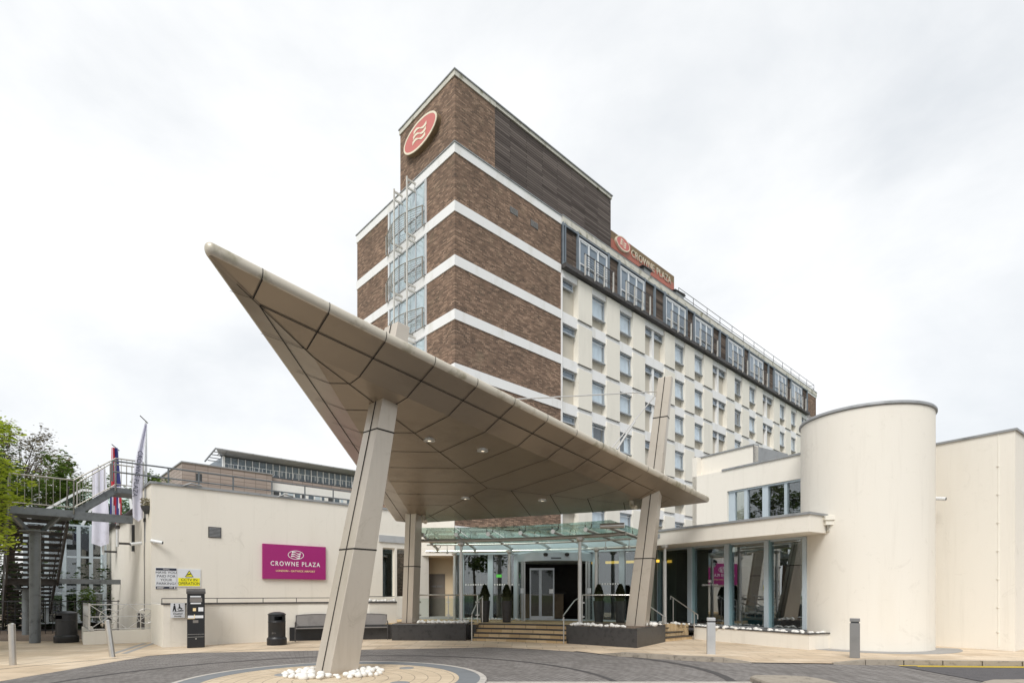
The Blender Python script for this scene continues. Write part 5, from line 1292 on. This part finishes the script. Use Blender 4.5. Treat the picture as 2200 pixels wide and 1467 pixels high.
# ------------------------------------------------------------------ far building
fb = thing('far_building', 'distant brown tiled building with a glazed top storey and sun louvres', 'building', (-32.4,55,0), atan2(12.3,13.4))
b = MB(); b.box(0,8.6,0,12,0,14.5); b.box(8.61,30,.5,12,0,14.3); part('tiled_wall', b, M['brick2'], fb)
b = MB(); b.box(-.1,8.7,-.1,12,14.5,14.62); part('parapet', b, M['lead'], fb)
b = MB(); b.box(1.2,1.75,-.02,.05,12.7,13.6); part('louvre_opening', b, M['alud'], fb)
b = MB(); b.box(4.0,30,1.2,11,14.5,15.95); part('top_storey', b, M['steel'], fb)
b = MB(); b.box(4.0,30,1.10,1.18,14.7,15.85); part('top_glazing', b, M['glass'], fb)
b = MB()
for i in range(36): b.box(4.0+.72*i,4.06+.72*i,1.0,1.12,14.5,15.9)
for i in range(60): b.box(4.0+.42*i,4.03+.42*i,.6,.63,14.6,15.15)
b.box(4.0,30,.6,.63,15.12,15.15); b.box(3.95,4.15,.95,1.3,14.5,15.95)
part('glazing_bars', b, M['wpaint'], fb)
b = MB(); b.add([(3.0,-.1,16.35),(30,-.1,16.35),(30,1.8,15.95),(4.0,1.8,15.95),(3.0,-.1,16.45),(30,-.1,16.45),(30,1.8,16.08),(4.0,1.8,16.08)], [(0,3,2,1),(4,5,6,7),(0,1,5,4),(0,4,7,3)]); part('eaves', b, M['silver'], fb)
b = MB()
for i in range(18): b.bar((3.6+1.5*i,-.13,16.42),(3.6+1.5*i,1.6,16.10),.07)
part('eaves_rib', b, M['lead'], fb)
b = MB()
for i in range(5): b.bar((3.0,-.1+.75*i,16.35-.16*i),(4.2,-.1+.75*i,16.35-.16*i),.09)
b.bar((3.0,-.1,16.4),(2.8,3.2,15.6),.12); b.bar((4.1,-.1,16.4),(4.2,3.2,15.6),.12)
part('sun_louvre', b, M['lead'], fb)
b = MB(); b.box(8.8,30,.40,.52,11.0,13.75); part('white_surround', b, M['wpaint'], fb)
ws = random.Random(5)
for i in range(14):
    x = 8.9+.78*i; w = .30 if i % 3 == 1 else .6
    b = MB(); b.box(x,x+w,.36,.39,11.3,12.9); part('window', b, M['glass'] if i % 4 else M['alud'], fb)
    b = MB(); b.box(x,x+w,.391,.399,11.3,12.9); part('blind', b, M['steel'] if i % 2 else M['curtain'], fb)
# ------------------------------------------------------------------ pebbles
pmeshes = []
for k in range(4):
    random.seed(30+k); g = MB(); n, m = 10, 7; prof = []
    v = []
    sx, sy, sz = .8+.4*random.random(), .75+.3*random.random(), .6+.25*random.random(); ph = random.random()*6
    for i in range(m+1):
        th = pi*i/m
        for j in range(n):
            a = 2*pi*j/n; w = 1+.07*sin(2*a+ph)+.05*sin(3*th+ph)
            v.append((sx*w*sin(th)*cos(a), sy*w*sin(th)*sin(a), sz*w*cos(th)))
    f = [(i*n+j, (i+1)*n+j, (i+1)*n+(j+1) % n, i*n+(j+1) % n) for i in range(m) for j in range(n)]
    g.add(v, f); pmeshes.append(mesh('pebble', g, M['pebble'], True))
def pebble(x, y, z, r, label, group):
    o = bpy.data.objects.new('pebble', random.choice(pmeshes)); S.collection.objects.link(o)
    o.location = (x,y,z+r*.55); o.rotation_euler = (random.uniform(-.3,.3),random.uniform(-.3,.3),random.random()*6.3); o.scale = (r,r,r)
    props(o, label, 'pebble', group)
o = thing('manhole_cover', 'square stone-filled manhole cover in the flags near the pale square bollard', 'manhole cover', (4.75,15.3,.006), .2)
b = MB(); b.box(-.38,.38,-.28,.28,-.02,.012); part('cover', b, M['kerbl'], o); b = MB()
for x0,x1,y0,y1 in ((-.42,.42,-.32,-.28),(-.42,.42,.28,.32),(-.42,-.38,-.28,.28),(.38,.42,-.28,.28)): b.box(x0,x1,y0,y1,-.02,.010)
part('frame', b, M['galvd'], o)
random.seed(11)
cnt = 0
pl_ = []
while cnt < 84:
    a, r = random.random()*2*pi, .36+.56*random.random()**.7; x, y = -3.44+r*cos(a)*1.02, 10.86+r*sin(a)*.85
    if any(hypot(x-u, y-w) < .115 for u, w in pl_): 
        if random.random() < .93: continue
    pl_.append((x,y)); pebble(x, y, .045+.035*(1-r)*random.random(), .048+.045*random.random()**1.5, 'white pebble heaped round the foot of the nearest column', 'white pebbles on the island'); cnt += 1
def strip(p, q, w, n, z, label, group, rmin=.05, rmax=.09):
    for i in range(n):
        t = (i+random.random()*.7)/n; o_ = random.uniform(-w, w); dx, dy = q[0]-p[0], q[1]-p[1]; l = hypot(dx,dy)
        pebble(p[0]+dx*t-dy/l*o_, p[1]+dy*t+dx/l*o_, z, random.uniform(rmin,rmax), label, group)
strip((-3.25,19.45),(-1.55,19.42),.12,24,.58,'white pebble on the granite planter left of the steps','white pebbles on the left granite planter')
strip((-3.3,19.8),(-1.45,19.85),.15,14,.58,'white pebble on the granite planter left of the steps','white pebbles on the left granite planter')
strip((1.95,18.1),(3.5,16.95),.18,30,.58,'white pebble on the granite planter right of the steps','white pebbles on the right granite planter')
strip((4.35,17.75),(4.75,18.35),.15,7,.58,'white pebble behind the right canopy column','white pebbles beside the right column')
strip((6.45,19.85),(8.55,16.25),.16,46,.43,'white pebble in the bed under the lounge windows','white pebbles under the lounge windows')
strip((8.6,16.2),(9.5,16.65),.08,8,.43,'white pebble in the bed under the lounge windows','white pebbles under the lounge windows')
strip((4.9,20.5),(6.3,19.75),.14,14,.5,'white pebble beside the side steps','white pebbles beside the side steps', .05,.09)
strip((-6.4,19.98),(-4.3,20.85),.10,22,1.30,'white pebble on the ledge below the wing windows','white pebbles on the wing ledge', .06,.09)
strip((-2.0,22.6),(.4,22.1),.1,16,.55,'white pebble along the foot of the entrance glass','white pebbles along the entrance glass', .05,.08)

# ------------------------------------------------------------------ potted conifers
def leafcloud(mb, c, R, n, s, seedv=0, shell=.5):
    rnd = random.Random(seedv)
    for _ in range(n):
        while True:
            x, y, z = rnd.uniform(-1,1), rnd.uniform(-1,1), rnd.uniform(-1,1); d = x*x+y*y+z*z
            if shell*shell < d < 1: break
        px_, py_, pz_ = c[0]+x*R[0], c[1]+y*R[1], c[2]+z*R[2]
        leaf(mb, (px_,py_,pz_), s*rnd.uniform(.6,1.3), rnd)
def leaf(mb, p, s, rnd):
    a, t = rnd.random()*2*pi, rnd.uniform(-.9,.9); u = (cos(a),sin(a),0); w = (-sin(a)*cos(t),cos(a)*cos(t),sin(t))
    q = [tuple(p[k]+u[k]*s*i+w[k]*s*j*.6 for k in range(3)) for i, j in ((-1,0),(0,-1),(1,0),(0,1))]
    mb.add(q, [(0,1,2,3)])
def pot(p, lab):
    o = thing('potted_conifer', lab, 'potted plant', (p[0],p[1],.55), group='clipped conifers in tall dark pots by the door')
    b = MB(); b.lathe([(.15,0),(.20,.72),(.205,.80),(.18,.80),(.17,.74)], 28); part('pot', b, M['granite'], o, smooth=True)
    b = MB(); rnd = random.Random(int(p[0]*100))
    for _ in range(1500):
        h = rnd.random(); r = .21*(1-h)**.65*(h+.35 if h < .25 else 1)*rnd.uniform(.75,1.08)+.02; a = rnd.random()*2*pi
        leaf(b, (r*cos(a), r*sin(a), .78+.62*h), .035, rnd)
    b.lathe([(.15,.78),(.17,.95),(.10,1.2),(.02,1.36)], 12)
    part('foliage', b, M['conif'], o)
pot((-1.02,21.0), 'dark pot with conifer, leftmost of the pair left of the revolving door')
pot((-.20,20.8), 'dark pot with conifer next to the revolving door on its left')
pot((3.15,20.3), 'dark pot with conifer just right of the revolving door')
pot((3.85,19.9), 'dark pot with conifer behind the right granite planter')

# ------------------------------------------------------------------ trees
def tree(name, p, h, crown_r, crown_z, nleaf, lsize, lm, label, seedv, group=None, cat='tree', cl=26, spread=1.0, ntw=7, flat=.8):
    rnd = random.Random(seedv); o = thing(name, label, cat, (p[0],p[1],0), group=group)
    tb = MB(); lb = MB(); th = crown_z-crown_r*.5
    tb.tube([(0,0,-.1),(rnd.uniform(-.1,.1),rnd.uniform(-.1,.1),th*.5),(rnd.uniform(-.2,.2),rnd.uniform(-.2,.2),th),(0,0,crown_z)], max(.08,h*.022), 8, r1=max(.03,h*.008))
    per = nleaf//cl
    for i in range(cl):
        a = 2.4*i+rnd.random(); el = rnd.uniform(-.55,1)
        rr_ = crown_r*rnd.uniform(.55,1.0)*sqrt(max(.05,1-el*el*.8))*spread; cz = crown_z+el*(h-crown_z)*(1 if el > 0 else .8)
        e = (rr_*cos(a), rr_*sin(a), cz); s0 = (0,0,min(cz-.2, th+rnd.random()*(crown_z-th)))
        m_ = ((e[0]*.5+rnd.uniform(-.2,.2)), (e[1]*.5+rnd.uniform(-.2,.2)), s0[2]+(e[2]-s0[2])*.35)
        tb.tube([s0, m_, e], max(.03,h*.006), 5, r1=.012)
        cr_ = crown_r*rnd.uniform(.22,.36)
        for k in range(ntw):
            d = (rnd.uniform(-1,1),rnd.uniform(-1,1),rnd.uniform(-.5,1)); l = sqrt(sum(x*x for x in d)) or 1
            q = tuple(e[j]+d[j]/l*cr_*1.3 for j in range(3)); tb.tube([m_ if k % 3 == 0 else e, q], .012, 4, r1=.005, cap=False)
            for _ in range(per//ntw):
                t = rnd.random()**.6; g_ = cr_*.33; c_ = tuple(e[j]+(q[j]-e[j])*t+rnd.gauss(0,g_*(flat if j == 2 else 1)*.6) for j in range(3)); leaf(lb, c_, lsize*rnd.uniform(.6,1.3), rnd)
    part('trunk', tb, M['bark'], o); part('crown', lb, lm, o)
    return o
tree('maple_tree', (-14.75,13.0), 6.4, 2.5, 3.8, 44000, .06, M['limel'], 'bright lime green maple reaching in from the left edge', 3, cl=46, flat=.45)
tree('maple_tree', (-17.6,15.2), 7.3, 2.2, 5.0, 16000, .06, M['limel'], 'taller thin lime green tree behind the maple at the left edge', 9, cl=34)
tree('bronze_tree', (-28.3,31.5), 10.4, 2.9, 7.6, 8000, .085, M['brownl'], 'tree with bronze young leaves and bare twigs behind the fire stair', 5, cl=44, ntw=9)
tree('green_tree', (-24.5,27.5), 8.0, 2.9, 5.0, 22000, .10, M['green'], 'dense green tree behind the fire stair', 6, cl=36)
tree('green_tree', (-31,30), 9.4, 3.8, 5.8, 24000, .12, M['green'], 'dense green tree at the left edge behind the maple', 8, cl=36)
tree('green_tree', (-22.5,33), 8.5, 2.5, 5.6, 7000, .11, M['green'], 'green tree between fire stair and glass stairhouse', 12, cl=26)
hd = thing('hedge', 'dark green hedge behind the fire stair', 'hedge', (-25,26,0))
b = MB(); rnd = random.Random(4)
for _ in range(16000):
    t = rnd.random(); x, y = -30+t*11, 22.5+t*3.5; leaf(b, (x+rnd.gauss(0,.5), y+rnd.gauss(0,.6), 3.0*rnd.random()**.8), .10, rnd)
part('foliage', b, M['dkgreen'], hd, world=True)
b = MB(); leafcloud(b, (-17.6,23.2,1.15), (.35,.35,.75), 1500, .05, 4, .1); single('shrub', b, M['green'], 'small bright green shrub in front of the glass stairhouse', 'shrub', loc=(-17.6,23.2,0))
wd_ = MB(); rnd = random.Random(21)
for _ in range(9000):
    t = rnd.random(); x, y = 45+t*70, 95-t*75; hh = 5.5+1.8*sin(t*23)+1.2*sin(t*57)
    leaf(wd_, (x+rnd.gauss(0,2), y+rnd.gauss(0,2), hh*rnd.random()**.8), .55, rnd)
single('treeline', wd_, M['green'], 'distant line of trees beyond the right edge', 'trees', loc=(80,57,0), kind='stuff')
# trees across the road behind the viewer, seen in the glass
for i, (x, y, h) in enumerate(((-14,-16,10),(-5,-22,12),(6,-18,9),(16,-22,12),(-34,19,13),(-27,13,12))):
    tree('roadside_tree', (x,y), h, 3.6, h*.6, 3500, .24, M['green'], ['tree across the road mirrored in the entrance glass','tall tree across the road mirrored beside the doors','small tree across the road mirrored in the lounge glass','tall tree across the road mirrored in the lounge glass','tall tree beyond the left edge mirrored in the upper windows','tree just beyond the left edge mirrored in the upper windows'][i], 40+i, group='trees across the road', cl=22)
